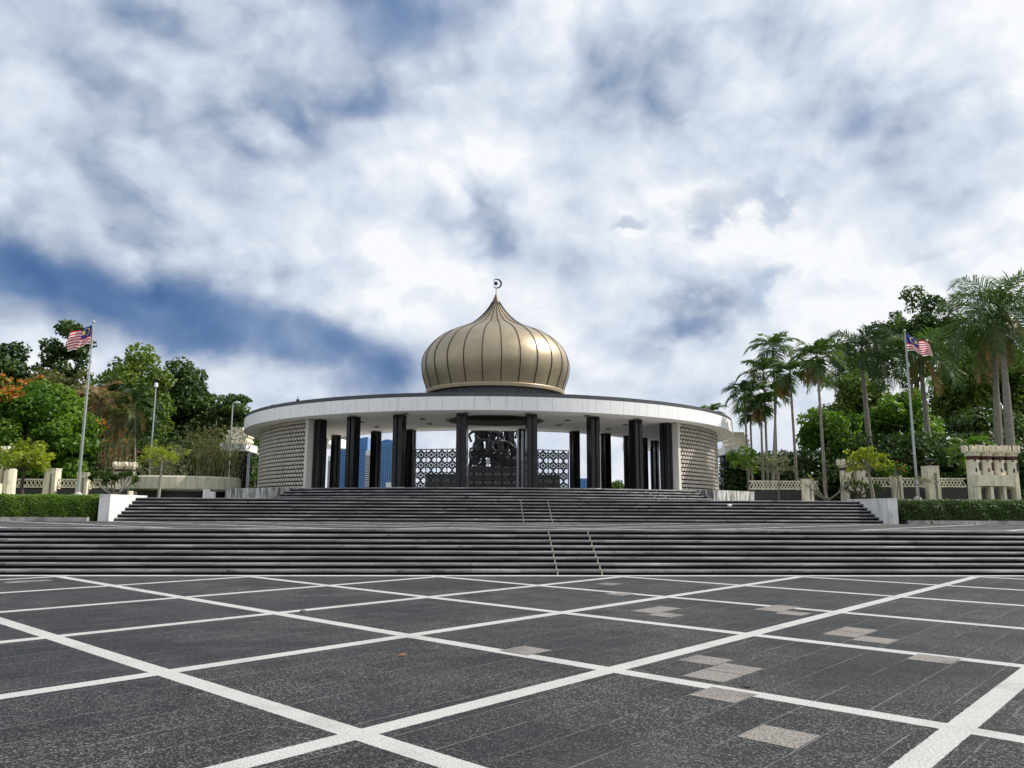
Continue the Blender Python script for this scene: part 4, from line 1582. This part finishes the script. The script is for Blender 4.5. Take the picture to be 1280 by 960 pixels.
# boundary wall with posts and lattice railings
def fence_post(label, x, y, w, h, group, lamp=None):
    root = empty('fence_post', (x, y, Z2), label, 'post', group)
    s = MB()
    s.box((0, 0, h / 2), (w, w, h), top=0.93)
    s.box((0, 0, h + 0.03), (w * 0.99, w * 0.99, 0.06))
    s.build('shaft', 'cream concrete', root)
    s = MB()
    s.box((w * 0.12, -w * 0.485, h * 0.48), (w * 0.16, 0.05, h * 0.72))
    s.build('groove_strip', 'bark pale', root)
    if lamp:
        s = MB()
        s.lathe([(0.08, h + 0.06), (0.07, h + 0.16), (0.30, h + 0.27), (0.36, h + 0.42), (0.28, h + 0.46), (0.05, h + 0.48)], 20)
        s.build('bowl_lamp', 'black metal', root, smooth=True)
    return root


def railing(label, x0, y0, x1, y1, z0, z1):
    a, b = Vector((x0, y0, 0)), Vector((x1, y1, 0))
    ln = (b - a).length
    rz = math.atan2(y1 - y0, x1 - x0)
    root = empty('railing', ((x0 + x1) / 2, (y0 + y1) / 2, Z2), label, 'railing', None, rz)
    s = MB()
    zb_, zt = z0 - Z2, z1 - Z2
    for z in (zb_, zt):
        s.box((0, 0, z), (ln, 0.07, 0.07))
    s.build('rail', 'cream concrete', root)
    s = MB()
    n = max(3, int(ln / 0.19))
    hh = zt - zb_ - 0.07
    for i in range(n + 1):
        x = -ln / 2 + ln * i / n
        for sg in (-1, 1):
            xe = x + sg * hh * 0.55
            if -ln / 2 <= xe <= ln / 2:
                s.bar((x, 0.012 * sg, zb_ + 0.035), (xe, 0.012 * sg, zt - 0.035), 0.045, 0.024)
    s.build('lattice_infill', 'cream concrete', root)
    s = MB()
    s.box((0, 0.0, zb_ / 2 - 0.04), (ln, 0.10, zb_ - 0.1))
    s.build('dark_panel', 'dark recess', root)
    return root


YF = 43.0


def X_at(px, y=YF):
    return W(px, 605, y).x


gp = 'cream posts of the boundary fence'
hL = W(65, 586, YF).z - Z2
for px, w, hpx, lab in ((65, 0.62, 587, 'cream fence post just behind the small bright green tree'),
                        (105, 0.58, 592, 'cream fence post at the foot of the flagpole by the spiky shrub')):
    fence_post(lab, X_at(px), YF, w, W(px, hpx, YF).z - Z2, gp)
for px, w, hpx, lamp, lab in ((1120, 0.52, 596, None, 'slim cream fence post beside the red flowering shrub'),
                              (1164, 0.70, 584, True, 'cream fence post topped by a dark bowl lamp'),
                              (1009, 0.5, 600, None, 'grey fence post in deep shade beside the tall single palm')):
    fence_post(lab, X_at(px), YF, w, W(px, hpx, YF).z - Z2, gp, lamp)
zr0, zr1 = W(90, 609, YF).z, W(90, 599.5, YF).z
railing('cream lattice railing behind the small bright green tree', X_at(21), YF, X_at(57), YF, zr0, zr1)
railing('cream lattice railing between two posts near the flagpole', X_at(73), YF, X_at(97), YF, zr0, zr1)
railing('cream lattice railing behind the spiky shrub', X_at(113), YF, X_at(160), YF, zr0, zr1)
zr0, zr1 = W(1140, 608, YF).z, W(1140, 598, YF).z
railing('lattice railing from the slim post towards the yellow bush', X_at(1082), YF, X_at(1113), YF, zr0, zr1)
railing('lattice railing between the slim post and the bowl lamp post', X_at(1127), YF, X_at(1155), YF, zr0, zr1)
railing('lattice railing between the bowl lamp post and the castle post', X_at(1174), YF, X_at(1207), YF, zr0, zr1)
railing('shaded grey lattice railing behind the leafless shrub', X_at(960), YF + 3, X_at(1052), YF + 3, zr0 - 0.1, zr1 - 0.1)


# castle shaped gate posts
def castle_post(label, x, y, n, tw, h, rz=0.0, tilt=0.0):
    root = empty('castle_post', (x, y, Z2), label, 'gate post', 'crenellated cream gate posts')
    root.rotation_euler = (0, tilt, rz)
    tot = n * tw
    for i in range(n):
        cx = -tot / 2 + (i + 0.5) * tw
        s = MB()
        r = tw * 0.52
        oct_ = [(r * 0.92 * math.cos(R(45 * k + 22.5)), r * math.sin(R(45 * k + 22.5))) for k in range(8)]

        def ring(z0, z1, k0, k1):
            o = len(s.v)
            vs = [(cx + a * k0, b * k0, z0) for a, b in oct_] + [(cx + a * k1, b * k1, z1) for a, b in oct_]
            s.add(vs, [(k, (k + 1) % 8, (k + 1) % 8 + 8, k + 8) for k in range(8)] + [tuple(range(8))[::-1], tuple(range(8, 16))])
        ring(h * 0.0, h * 0.75, 1.0, 0.93)
        t_ = s.build('tower', 'cream concrete', root)
        s = MB()
        ring(h * 0.753, h * 0.812, 0.86, 0.86)
        s.build('red_collar', 'red band', t_)
        s = MB()
        ring(h * 0.818, h * 0.91, 0.98, 1.22)
        for k in range(8):
            a = R(45 * k)
            s.box((cx + r * 1.12 * math.cos(a) * 0.95, r * 1.12 * math.sin(a), h * 0.945), (0.13, r * 0.36, h * 0.13), a, top=1.15)
        s.build('battlement', 'cream concrete', t_)
        s = MB()
        for fx, z0, z1 in ((-0.16, 0.53, 0.60), (0.13, 0.56, 0.70), (0.2, 0.56, 0.70), (-0.2, 0.72, 0.76)):
            s.box((cx + fx * tw, -r * 0.955 + 0.02, h * (z0 + z1) / 2), (0.05, 0.06, h * (z1 - z0)))
        s.build('slot_windows', 'dark recess', t_)
    if n > 1:
        s = MB()
        s.box((-tw / 2, -tw * 0.62, h * 0.38), (tot - tw * 1.02, 0.42, h * 0.19))
        s.build('balcony', 'cream concrete', root)
        for i in range(n):
            s = MB()
            s.box((-tot / 2 + i * tw + 0.12, -tw * 0.6, h * 0.14), (0.16, 0.3, h * 0.28))
            s.build('leg', 'cream concrete', root)
        for i in range(n - 1):
            s = MB()
            s.box((-tot / 2 + (i + 0.55) * tw, -tw * 0.535, h * 0.14), (tw * 0.5, 0.04, h * 0.2))
            s.build('opening', 'dark recess', root)
    return root


xa, xb = W(1207, 600, 39).x, W(1276, 600, 39).x
hc = W(1240, 558, 39).z - Z2
castle_post('large cream castle shaped gate post of four towers above the dark hedge', (xa + xb) / 2, 39, 4, (xb - xa) / 4 * 0.98, hc, R(6))
castle_post('cream castle shaped gate post in shade behind the yellow bush', W(1068, 600, 45).x, 45, 2, 0.85, W(1068, 575, 45).z - Z2)
castle_post('cream castle shaped gate post half hidden by the small bright green tree', W(-2, 600, 41).x, 41, 3, 0.62, W(0, 559, 41).z - Z2, R(-8))
castle_post('cream castle shaped gate post behind the spiky shrub', W(155, 600, 50).x, 50, 2, 0.62, W(155, 578, 50).z - Z2, R(12))

# mushroom shaped round planter
pc = W(228, 605, 47)
root = empty('bowl_planter', (pc.x, 47, Z2), 'wide round concrete planter bowl raised on a dark recessed base', 'planter')
rp = (W(299, 603, 47).x - W(157, 603, 47).x) / 2
zt_, zb2 = W(228, 595, 47).z - Z2 - 0.12, W(228, 611, 47).z - Z2 - 0.1
s = MB()
s.lathe([(rp - 0.25, zt_ - 0.1), (rp - 0.25, zt_), (rp - 0.12, zt_ + 0.02), (rp - 0.02, zt_ - 0.04), (rp, zb2 + 0.05), (rp - 0.05, zb2), (rp * 0.7, zb2 - 0.1)], 26, a0=-PI, a1=PI)
s.build('bowl', 'planter concrete', root)
s = MB()
s.lathe([(rp * 0.72, -0.05), (rp * 0.72, zb2 - 0.02)], 32, a0=-PI, a1=PI)
s.build('base', 'dark recess', root)
s = MB()
s.lathe([(0.01, zt_ - 0.1), (rp - 0.25, zt_ - 0.1)], 32, a0=-PI, a1=PI)
s.build('soil', 'lawn soil', root)
s = MB()
q = W(272, 608, 45)
s.box((0, 0, 0.27), (0.34, 0.3, 0.55), 0.3)
s.box((0.3, 0.1, 0.22), (0.3, 0.28, 0.42), 0.3)
o = s.build('marker_block', 'white wall paint')
o.location = (q.x, 43.2, Z2)
tag(o, 'small white stepped block at the foot of the round planter', 'block')


# =================================================================== TREES
LT = 'trees behind the terrace'
tree_px('broadleaf_tree', 'dark leafy tree at the picture edge above the orange flowered tree', (-60, 46, 414, 560), 78, 'leaf dark', 11, leaf=0.5, nclump=46, per=26, clump=0.26, group=LT, trunk_r=0.35)
tree_px('broadleaf_tree', 'tallest dark tree with lumpy separate clumps behind the flag', (46, 120, 392, 520), 88, 'leaf dark', 12, leaf=0.5, nclump=34, per=26, clump=0.22, group=LT, trunk_r=0.35, shell=0.4)
tree_px('broadleaf_tree', 'olive green tree between the orange flowered tree and the flagpole', (20, 125, 444, 600), 74, 'leaf olive', 13, leaf=0.42, nclump=50, per=25, clump=0.24, group=LT, trunk_r=0.3)
tree_px('broadleaf_tree', 'mid green airy tree behind the dry palm clump', (98, 222, 428, 620), 72, 'leaf mid', 14, leaf=0.40, nclump=80, per=24, clump=0.2, group=LT, trunk_r=0.3)
tree_px('flowering_tree', 'dense dark green domed tree with orange blossom on its crown', (-90, 132, 464, 650), 56, 'leaf fresh', 15, leaf=0.30, nclump=170, per=30, clump=0.17, group=LT, trunk_r=0.35, shell=0.75, basepx=20,
        extra=('leaf orange', lambda p: (p[2] > 6.4 and -6.5 < p[0] < 1.0 + 0.6 * math.sin(p[2] * 3)) or (p[0] > 5.2 and p[2] > 4.2 and math.sin(p[0] * 3 + p[2] * 2) > 0.45), 0.75))
tree_px('conifer_tree', 'dark dense conical tree behind the bare lamp post', (192, 274, 440, 640), 80, 'leaf dark', 16, leaf=0.42, nclump=80, per=34, clump=0.24, group=LT, trunk_r=0.4)
tree_px('broadleaf_tree', 'dark layered tree beside the end of the roof', (258, 326, 478, 640), 77, 'leaf dark', 17, leaf=0.4, nclump=60, per=34, clump=0.26, flat=0.45, group=LT, trunk_r=0.35)

tree_px('broadleaf_tree', 'dark bushy tree behind the dry palms and the flagpole', (85, 215, 470, 650), 84, 'leaf dark', 18, leaf=0.42, nclump=90, per=30, clump=0.2, group=LT, trunk_r=0.35)
tree_px('broadleaf_tree', 'dark broad tree filling the gap below the tallest lumpy tree', (-20, 110, 448, 650), 92, 'leaf dark', 19, leaf=0.45, nclump=90, per=30, clump=0.2, group=LT, trunk_r=0.35)
tree_px('broadleaf_tree', 'tall grey green tree behind the flag and the middle royal palms', (1066, 1222, 354, 540), 78, 'leaf dark', 21, leaf=0.42, nclump=85, per=20, clump=0.16, group=LT, trunk_r=0.35, shell=0.4)
tree_px('broadleaf_tree', 'big green tree standing behind the two large royal palms', (1165, 1300, 385, 620), 72, 'leaf mid', 22, leaf=0.45, nclump=80, per=32, clump=0.24, group=LT, trunk_r=0.4)
tree_px('broadleaf_tree', 'bushy mid green tree behind the tall single areca palm', (1000, 1085, 488, 625), 64, 'leaf fresh', 23, leaf=0.34, nclump=60, per=28, clump=0.23, group=LT, trunk_r=0.25)
tree_px('broadleaf_tree', 'bushy fresh green tree behind the flagpole and bowl lamp', (1070, 1185, 478, 625), 67, 'leaf fresh', 24, leaf=0.34, nclump=75, per=28, clump=0.22, group=LT, trunk_r=0.25)
tree_px('broadleaf_tree', 'dark bushy tree right behind the large castle post', (1170, 1310, 500, 640), 60, 'leaf dark', 25, leaf=0.36, nclump=70, per=34, clump=0.24, group=LT, trunk_r=0.25)
tree_px('broadleaf_tree', 'feathery dark tree between the areca palm and the first royal palm', (1035, 1098, 408, 520), 76, 'leaf mid', 26, leaf=0.42, nclump=36, per=16, clump=0.2, group=LT, trunk_r=0.25, shell=0.3)
tree_px('broadleaf_tree', 'leafy tree filling in between the areca palm and the flagpole', (1030, 1125, 435, 640), 72, 'leaf mid', 29, leaf=0.36, nclump=80, per=28, clump=0.19, group=LT, trunk_r=0.25)
tree_px('broadleaf_tree', 'low round tree seen through the columns against the sky', (752, 796, 596, 640), 88, 'leaf mid', 27, leaf=0.3, nclump=30, per=26, clump=0.28, group=LT, trunk_r=0.15)
tree_px('broadleaf_tree', 'low dark tree seen past the pierced wall between the last columns', (836, 872, 572, 630), 84, 'leaf dark', 28, leaf=0.3, nclump=30, per=26, clump=0.28, group=LT, trunk_r=0.15)

# small garden trees in front
GT = 'small garden trees along the terrace'
tree_px('garden_tree', 'small bright green tree over the hedge by the castle post', (-20, 84, 547, 606), 37, 'leaf yellow', 31, leaf=0.17, nclump=34, per=16, clump=0.24, group=GT, trunk_r=0.075, bark='bark dark', basepx=28, aspect=0.45, limbs=14, shell=0.3)
tree_px('garden_tree', 'small sparse yellow green tree in front of the round planter', (166, 240, 545, 596), 41, 'leaf yellow', 32, leaf=0.13, nclump=36, per=8.0, clump=0.2, group=GT, trunk_r=0.07, bark='bark pale', basepx=199, aspect=0.4, limbs=16, shell=0.2)
tree_px('garden_tree', 'umbrella shaped fresh green tree beside the pierced wall', (900, 962, 556, 606), 47, 'leaf fresh', 33, leaf=0.18, nclump=34, per=12, clump=0.24, group=GT, trunk_r=0.06, bark='bark grey', basepx=941, aspect=0.5, limbs=12, flat=0.6)
tree_px('garden_tree', 'umbrella shaped greyish tree under the areca palms', (938, 996, 558, 606), 46, 'leaf grey', 34, leaf=0.16, nclump=34, per=9, clump=0.22, group=GT, trunk_r=0.06, bark='bark grey', basepx=972, aspect=0.45, limbs=12, flat=0.6)
tree_px('garden_tree', 'small yellow topped tree in front of the shaded castle post', (1048, 1114, 552, 602), 40, 'leaf yellow', 35, leaf=0.16, nclump=40, per=16, clump=0.22, group=GT, trunk_r=0.09, bark='bark grey', basepx=1091, aspect=0.45, limbs=14, flat=0.7, shell=0.45)
tree_px('garden_tree', 'low shrub with red flowers beside the slim fence post', (1098, 1140, 574, 606), 42, 'leaf fresh', 36, leaf=0.15, nclump=24, per=8, clump=0.25, group=GT, trunk_r=0.04, bark='bark grey', aspect=0.45, limbs=10, cat='shrub',
        extra=('red flower', lambda p: True, 0.06))
tree_px('garden_tree', 'thin sapling in front of the lattice railing by the bowl lamp', (1132, 1182, 590, 612), 38, 'leaf olive', 37, leaf=0.11, nclump=16, per=3.0, clump=0.2, group=GT, trunk_r=0.03, bark='bark pale', basepx=1148, aspect=0.45, limbs=12, cat='shrub', shell=0.2)


# spiky frangipani like shrubs with bare candelabra branches
def candelabra(label, px, py0, Y, hgt, spread, seed, leafy, mat, bark):
    rng = np.random.default_rng(seed)
    b = W(px, 615, Y)
    root = empty('candelabra_shrub', (b.x, Y, Z2), label, 'shrub')
    s = MB()
    tips = []

    def grow(p, d, ln, r, lev):
        e = p + d * ln
        m_ = p.lerp(e, 0.5) + Vector((rng.normal(0, 0.05), rng.normal(0, 0.05), -0.04)) * ln
        s.tube([p, m_, e], [r, r * 0.85, r * 0.72], 6)
        if lev == 0:
            tips.append((e, d))
            return
        for k in range(int(rng.integers(2, 4))):
            nd = (d + Vector((rng.normal(0, spread), rng.normal(0, spread), rng.uniform(0.05, 0.5)))).normalized()
            grow(e, nd, ln * rng.uniform(0.6, 0.9), r * 0.7, lev - 1)
    for k in range(5):
        a = k * 1.256 + rng.normal(0, 0.2)
        d = Vector((math.cos(a) * 0.85, math.sin(a) * 0.85, 0.55)).normalized()
        grow(Vector((0, 0, 0.1)), d, hgt * 0.36, 0.06, 2)
    s.tube([(0, 0, -0.2), (0, 0, 0.3)], [0.12, 0.1], 8)
    s.build('branches', bark, root, smooth=True)
    if leafy:
        Q, T = [], []
        for e, d in tips:
            for k in range(leafy):
                dd = Vector((rng.normal(0, 0.6), rng.normal(0, 0.6), rng.normal(0.25, 0.4))) + d * 0.5
                dd.normalize()
                L_ = rng.uniform(0.25, 0.45)
                w = Vector((-dd.y, dd.x, 0.1)).normalized() * 0.035
                m_ = e + dd * L_ * 0.55 + Vector((0, 0, 0.02))
                t_ = e + dd * L_ - Vector((0, 0, 0.06))
                Q.append([e - w * 0.4, e + w * 0.4, m_ + w, m_ - w])
                Q.append([m_ - w, m_ + w, t_ + w * 0.1, t_ - w * 0.1])
                T += [rng.random()] * 2
        quads('foliage', Q, T, mat, root)
    return root


candelabra('dark spiky leaved shrub with pale spreading branches beside the planter', 143, 575, 39, 1.55, 0.42, 41, 26, 'leaf dark', 'bark pale')
candelabra('leafless pale branching shrub at the foot of the tall single palm', 1034, 575, 43, 2.2, 0.35, 42, 2, 'leaf olive', 'bark grey')
candelabra('dark many branched shrub below the yellow topped tree', 1078, 590, 42, 1.4, 0.5, 43, 10, 'leaf dark', 'bark dark')


# bamboo like arching clumps
def stem_clump(name, label, px0, px1, ytop, Y, n, seed, mat, arch, leafy, cat):
    rng = np.random.default_rng(seed)
    a, b = W(px0, 600, Y), W(px1, 600, Y)
    zt = W((px0 + px1) / 2, ytop, Y).z - Z2
    root = empty(name, ((a.x + b.x) / 2, Y, Z2), label, cat)
    half = (b.x - a.x) / 2
    Q, T, LQ, LT_ = [], [], [], []
    for i in range(n):
        x0 = rng.normal(0, half * 0.36)
        y0 = rng.normal(0, 0.5)
        h = zt * rng.uniform(0.55, 1.02)
        dx_ = (x0 / half * 0.6 + rng.normal(0, 0.3)) * arch * half
        dy_ = rng.normal(0, 0.4) * arch
        pts = []
        for k in range(9):
            s = k / 8
            pts.append(np.array([x0 + dx_ * s ** 2.2, y0 + dy_ * s ** 2, h * (s - 0.20 * arch * s ** 4)]))
        for k in range(8):
            w = 0.028 * (1 - 0.8 * k / 8)
            for ax in (np.array([w, 0, 0]), np.array([0, w, 0])):
                Q.append([pts[k] - ax, pts[k] + ax, pts[k + 1] + ax * 0.8, pts[k + 1] - ax * 0.8])
                T.append(rng.random())
        for k in range(leafy):
            s = rng.uniform(0.45, 1.0)
            i0 = min(7, int(s * 8))
            LQ.append(pts[i0] + (pts[i0 + 1] - pts[i0]) * (s * 8 - i0) + rng.normal(0, 0.13, 3))
    quads('stems', Q, T, 'dry stem', root)
    if LQ:
        P = np.array(LQ)
        N = np.tile([0, -0.4, 0.6], (len(P), 1))
        quads('foliage', leaf_quads(rng, P, N, 0.22, 0.28, 0.9), rng.random(len(P)), mat, root)
    return root


stem_clump('bamboo_clump', 'pale arching bamboo clump rising behind the round planter near the roof', 226, 306, 498, 57, 95, 51, 'leaf olive', 1.25, 30, 'bamboo')
stem_clump('bamboo_clump', 'thin pale bamboo clump behind the sparse yellow tree', 165, 238, 536, 55, 60, 52, 'leaf grey', 1.3, 26, 'bamboo')
stem_clump('reed_clump', 'dry reddish stem clump between the flagpole and the bare lamp post', 112, 170, 520, 58, 80, 53, 'leaf orange', 0.6, 4, 'reeds')


# palms
def palm_px(label, base_px, top_px, ytop, Y, name='areca_palm', **kw):
    b = W(base_px, 612, Y)
    t = W(top_px, ytop, Y)
    return palm(name, label, (b.x, Y, Z2), (t.x, Y, t.z), **kw)


AP = 'slender areca palms beside the pavilion'
a_ = dict(trunk_r=0.085, mat='frond', droop=1.5, ll=0.68, lw=0.125, nleaf=20, group=AP, emin=-0.5, emax=1.4, vshape=0.15, bark='bark grey')
palm_px('slim palm nearest the roof end, first of a leaning pair', 936, 931, 503, 58, fl=1.75, nf=13, seed=61, shaft=0.7, **a_)
palm_px('shorter palm of the pair nearest the roof end', 941, 938, 525, 60, fl=1.3, nf=10, seed=62, shaft=0.5, **a_)
palm_px('short palm with drooping fronds between the pair and the tallest cluster', 954, 951, 515, 56, fl=1.35, nf=12, seed=63, shaft=0.6, dead=1, **a_)
palm_px('palm with broad crown in the middle of the areca cluster', 960, 955, 478, 57, fl=2.1, nf=15, seed=64, shaft=0.8, **a_)
palm_px('tallest palm of the areca cluster', 971, 967, 448, 58, fl=2.2, nf=16, seed=65, shaft=0.9, **a_)
palm_px('low crowned palm leaning within the areca cluster', 964, 970, 498, 54, fl=1.3, nf=11, seed=66, shaft=0.5, **a_)
palm_px('areca palm with hanging golden and brown dead fronds', 997, 988, 478, 50, fl=1.75, nf=15, seed=67, shaft=0.7, dead=2, gold=1, **a_)
palm_px('tall single areca palm standing alone against the sky', 1032, 1022, 462, 46, fl=1.85, nf=17, seed=68, shaft=0.8, dead=1, **a_)
palm_px('distant palm top poking above the roof near the areca palms', 890, 890, 521, 92, fl=1.9, nf=13, seed=69, shaft=0.6, **{**a_, 'group': None, 'trunk_r': 0.14, 'lw': 0.14})
palm_px('distant palm top poking above the roof near the layered dark tree', 346, 346, 520, 92, fl=1.6, nf=12, seed=70, shaft=0.5, **{**a_, 'group': None, 'mat': 'frond dark', 'trunk_r': 0.14, 'lw': 0.14})

RP = 'royal palms behind the castle post'
r_ = dict(name='royal_palm', mat='frond', droop=2.0, ll=1.0, lw=0.085, nleaf=44, group=RP, emin=-0.55, emax=1.35, vshape=0.25, plumose=0.5, bark='bark pale', trunk_r=0.185)
palm_px('royal palm farthest back with crown at the height of the flag', 1092, 1078, 462, 62, fl=4.2, nf=19, seed=71, shaft=1.7, bulge=0.25, **{**r_, 'mat': 'frond dark'})
palm_px('royal palm with slim trunk directly behind the flagpole', 1167, 1152, 468, 58, fl=4.0, nf=19, seed=72, shaft=1.6, bulge=0.3, dead=1, **r_)
palm_px('large royal palm with golden dead fronds and bulging pale trunk', 1250, 1243, 440, 50, fl=4.7, nf=20, seed=73, shaft=1.8, bulge=0.4, dead=1, **r_)
palm_px('tallest royal palm with the highest crown, dry husk on its trunk', 1267, 1252, 415, 47, fl=4.7, nf=21, seed=74, shaft=1.7, bulge=0.35, dead=1, **r_)
palm_px('small young palm in the shade behind the large castle post', 1212, 1212, 560, 50, fl=1.7, nf=12, seed=75, name='young_palm', mat='leaf fresh', droop=1.7, ll=0.6, lw=0.09, nleaf=16, trunk_r=0.08, vshape=0.1)
for px, tp_, yt, sd, lab in ((122, 124, 500, 81, 'palm with dry yellow fronds next to the flagpole'), (146, 143, 512, 82, 'palm with greenish brown fronds in the dry clump'), (170, 168, 505, 83, 'dark palm at the bare lamp post side of the dry clump')):
    palm_px(lab, px, tp_, yt, 60, name='dry_palm', fl=2.6, nf=12, seed=sd, mat='frond dry' if sd == 81 else ('leaf olive' if sd == 82 else 'frond dark'), droop=1.6, ll=0.75, lw=0.1, nleaf=22, trunk_r=0.09, emin=-0.9, group='palms in the dry clump', dead=1)


# dark undergrowth masses under the trees
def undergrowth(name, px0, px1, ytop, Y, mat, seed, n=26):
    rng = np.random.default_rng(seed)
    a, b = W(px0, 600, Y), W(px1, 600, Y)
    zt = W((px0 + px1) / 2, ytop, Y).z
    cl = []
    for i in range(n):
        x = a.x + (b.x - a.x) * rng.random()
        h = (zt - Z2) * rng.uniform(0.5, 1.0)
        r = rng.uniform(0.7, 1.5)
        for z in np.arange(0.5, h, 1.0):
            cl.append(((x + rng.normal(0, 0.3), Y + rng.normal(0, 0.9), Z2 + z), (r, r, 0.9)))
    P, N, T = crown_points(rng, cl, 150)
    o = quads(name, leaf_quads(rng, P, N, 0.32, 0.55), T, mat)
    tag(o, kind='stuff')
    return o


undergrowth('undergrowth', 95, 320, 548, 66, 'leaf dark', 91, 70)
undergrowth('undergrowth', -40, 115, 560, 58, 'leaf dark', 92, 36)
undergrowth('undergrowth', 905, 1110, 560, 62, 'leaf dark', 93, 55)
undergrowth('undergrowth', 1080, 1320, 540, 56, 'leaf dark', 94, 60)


# =================================================================== CITY
def tower(name, label, px0, px1, ytop, Y, glass, slant=0.0, floors=40, mull=6, bands='tower line', round_top=0.0, wall='tower glass'):
    a, b = W(px0, 600, Y), W(px1, 600, Y)
    w = b.x - a.x
    zt = W((px0 + px1) / 2, ytop, Y).z
    root = empty(name, ((a.x + b.x) / 2, Y, 0), label, 'skyscraper')
    s = MB()
    dp = w * 0.9
    zl, zr = zt - slant, zt + slant
    n = 10
    prof_ = [(-w / 2, 0)]
    for k in range(n + 1):
        t = k / n
        prof_.append((-w / 2 + w * t, zl + (zr - zl) * t + round_top * math.sin(PI * t)))
    prof_.append((w / 2, 0))
    vs = [(x, 0, z) for x, z in prof_] + [(x, dp, z) for x, z in prof_]
    m_ = len(prof_)
    s.add(vs, [tuple(range(m_)), tuple(range(m_, 2 * m_))[::-1]] + [(i, i + m_, (i + 1) % m_ + m_, (i + 1) % m_) for i in range(m_)])
    s.build('facade', wall, root)
    s = MB()
    zmin = min(zl, zr) - 1
    for k in range(floors):
        z = 6 + (zmin - 8) * k / floors
        s.box((0, -0.25, z), (w * 0.985, 0.5, (zmin - 8) / floors * (0.42 if not glass else 0.14)))
    s.build('floor_bands', bands, root)
    if mull:
        s = MB()
        for k in range(mull + 1):
            s.box((-w / 2 + 0.35 + (w - 0.7) * k / mull, -0.35, zmin / 2), (0.45, 0.74, zmin - 1))
        s.build('mullions', 'tower line', root)
    return root


tower('glass_tower', 'blue glass tower with sloping top beside the striped white tower', 424, 458, 549, 700, True, 2.2, 36, 0)
tower('striped_tower', 'white tower with dark striped floors between two blue towers', 456, 468, 563, 640, False, 0, 24, 0, 'tower dark window', wall='tower white')
tower('glass_tower', 'blue glass tower with rounded top and vertical ribs', 474, 492, 552, 690, True, 0, 30, 6, round_top=2.0)
tower('striped_tower', 'narrow white striped tower partly behind the first columns', 409, 418, 570, 660, False, 0, 24, 0, 'tower dark window', wall='tower white')
tower('glass_tower', 'small blue building seen low beside the inner column', 722, 737, 598, 620, True, 0, 10, 3)
tower('striped_tower', 'little white building at the foot of the rounded blue tower', 482.5, 489.5, 603, 600, False, 0, 8, 0, 'tower dark window', wall='tower white')


# =================================================================== SMALL THINGS ON THE GROUND
def ground_at(px, py, z=0.0):
    r = ray(px, py)
    t = (z - EYE) / r.z
    return Vector((r.x * t, r.y * t, z))


def fallen_leaf(label, px, py, size, mat, rz, seed):
    rng = random.Random(seed)
    n = 10
    vs, fs = [], []
    for i in range(n + 1):
        t = i / n
        w = 0.32 * math.sin(PI * t ** 0.85) * (1 + 0.1 * rng.random())
        zc_ = 0.12 * math.sin(PI * t) + 0.10 * t * t
        vs += [((t - 0.5), -w, zc_ + 0.18 * w), ((t - 0.5), 0, zc_), ((t - 0.5), w, zc_ + 0.3 * w)]
    for i in range(n):
        for j in range(2):
            a = i * 3 + j
            fs.append((a, a + 3, a + 4, a + 1))
    s = MB().add([(x * size, y * size, z * size + 0.006) for x, y, z in vs], fs)
    o = s.build('fallen_leaf', mat)
    o.location = ground_at(px, py)
    o.rotation_euler = (0, 0, rz)
    md = o.modifiers.new('thickness', 'SOLIDIFY')
    md.thickness = 0.002
    return tag(o, label, 'leaf', 'dead leaves on the plaza')


fallen_leaf('curled brown leaf lying alone in the middle of a dark bay', 503, 821, 0.11, 'dry leaf', 0.2, 1)
fallen_leaf('dark crumpled leaf just beyond a white line crossing', 379, 765.5, 0.13, 'dark leaf', 0.5, 2)
fallen_leaf('small dark leaf a little nearer than the crumpled one', 405, 784, 0.07, 'dark leaf', 1.0, 3)
fallen_leaf('dark leaf at the edge of the chipped brown slab', 934, 858.5, 0.10, 'dark leaf', 2.0, 4)
fallen_leaf('tiny dark leaf on a white line on the hedge side', 277, 772.5, 0.07, 'dark leaf', 0.0, 5)

bm = bmesh.new()
bmesh.ops.create_icosphere(bm, subdivisions=3, radius=0.1)
rr = random.Random(3)
for v in bm.verts:
    v.co *= 0.8 + 0.4 * rr.random()
    v.co.z *= 0.6
me = bpy.data.meshes.new('crumpled_bag')
bm.to_mesh(me)
bm.free()
me.materials.append(MATS['white litter'])
o = bpy.data.objects.new('crumpled_bag', me)
COL.objects.link(o)
zs = Z1 + 5 * (Z2 - Z1) / 7
o.location = (W(912, 632, YU + 4.5 * YT).x, YU + 4.45 * YT, zs + 0.06)
tag(o, 'small crumpled white bag lying on the upper steps', 'litter')
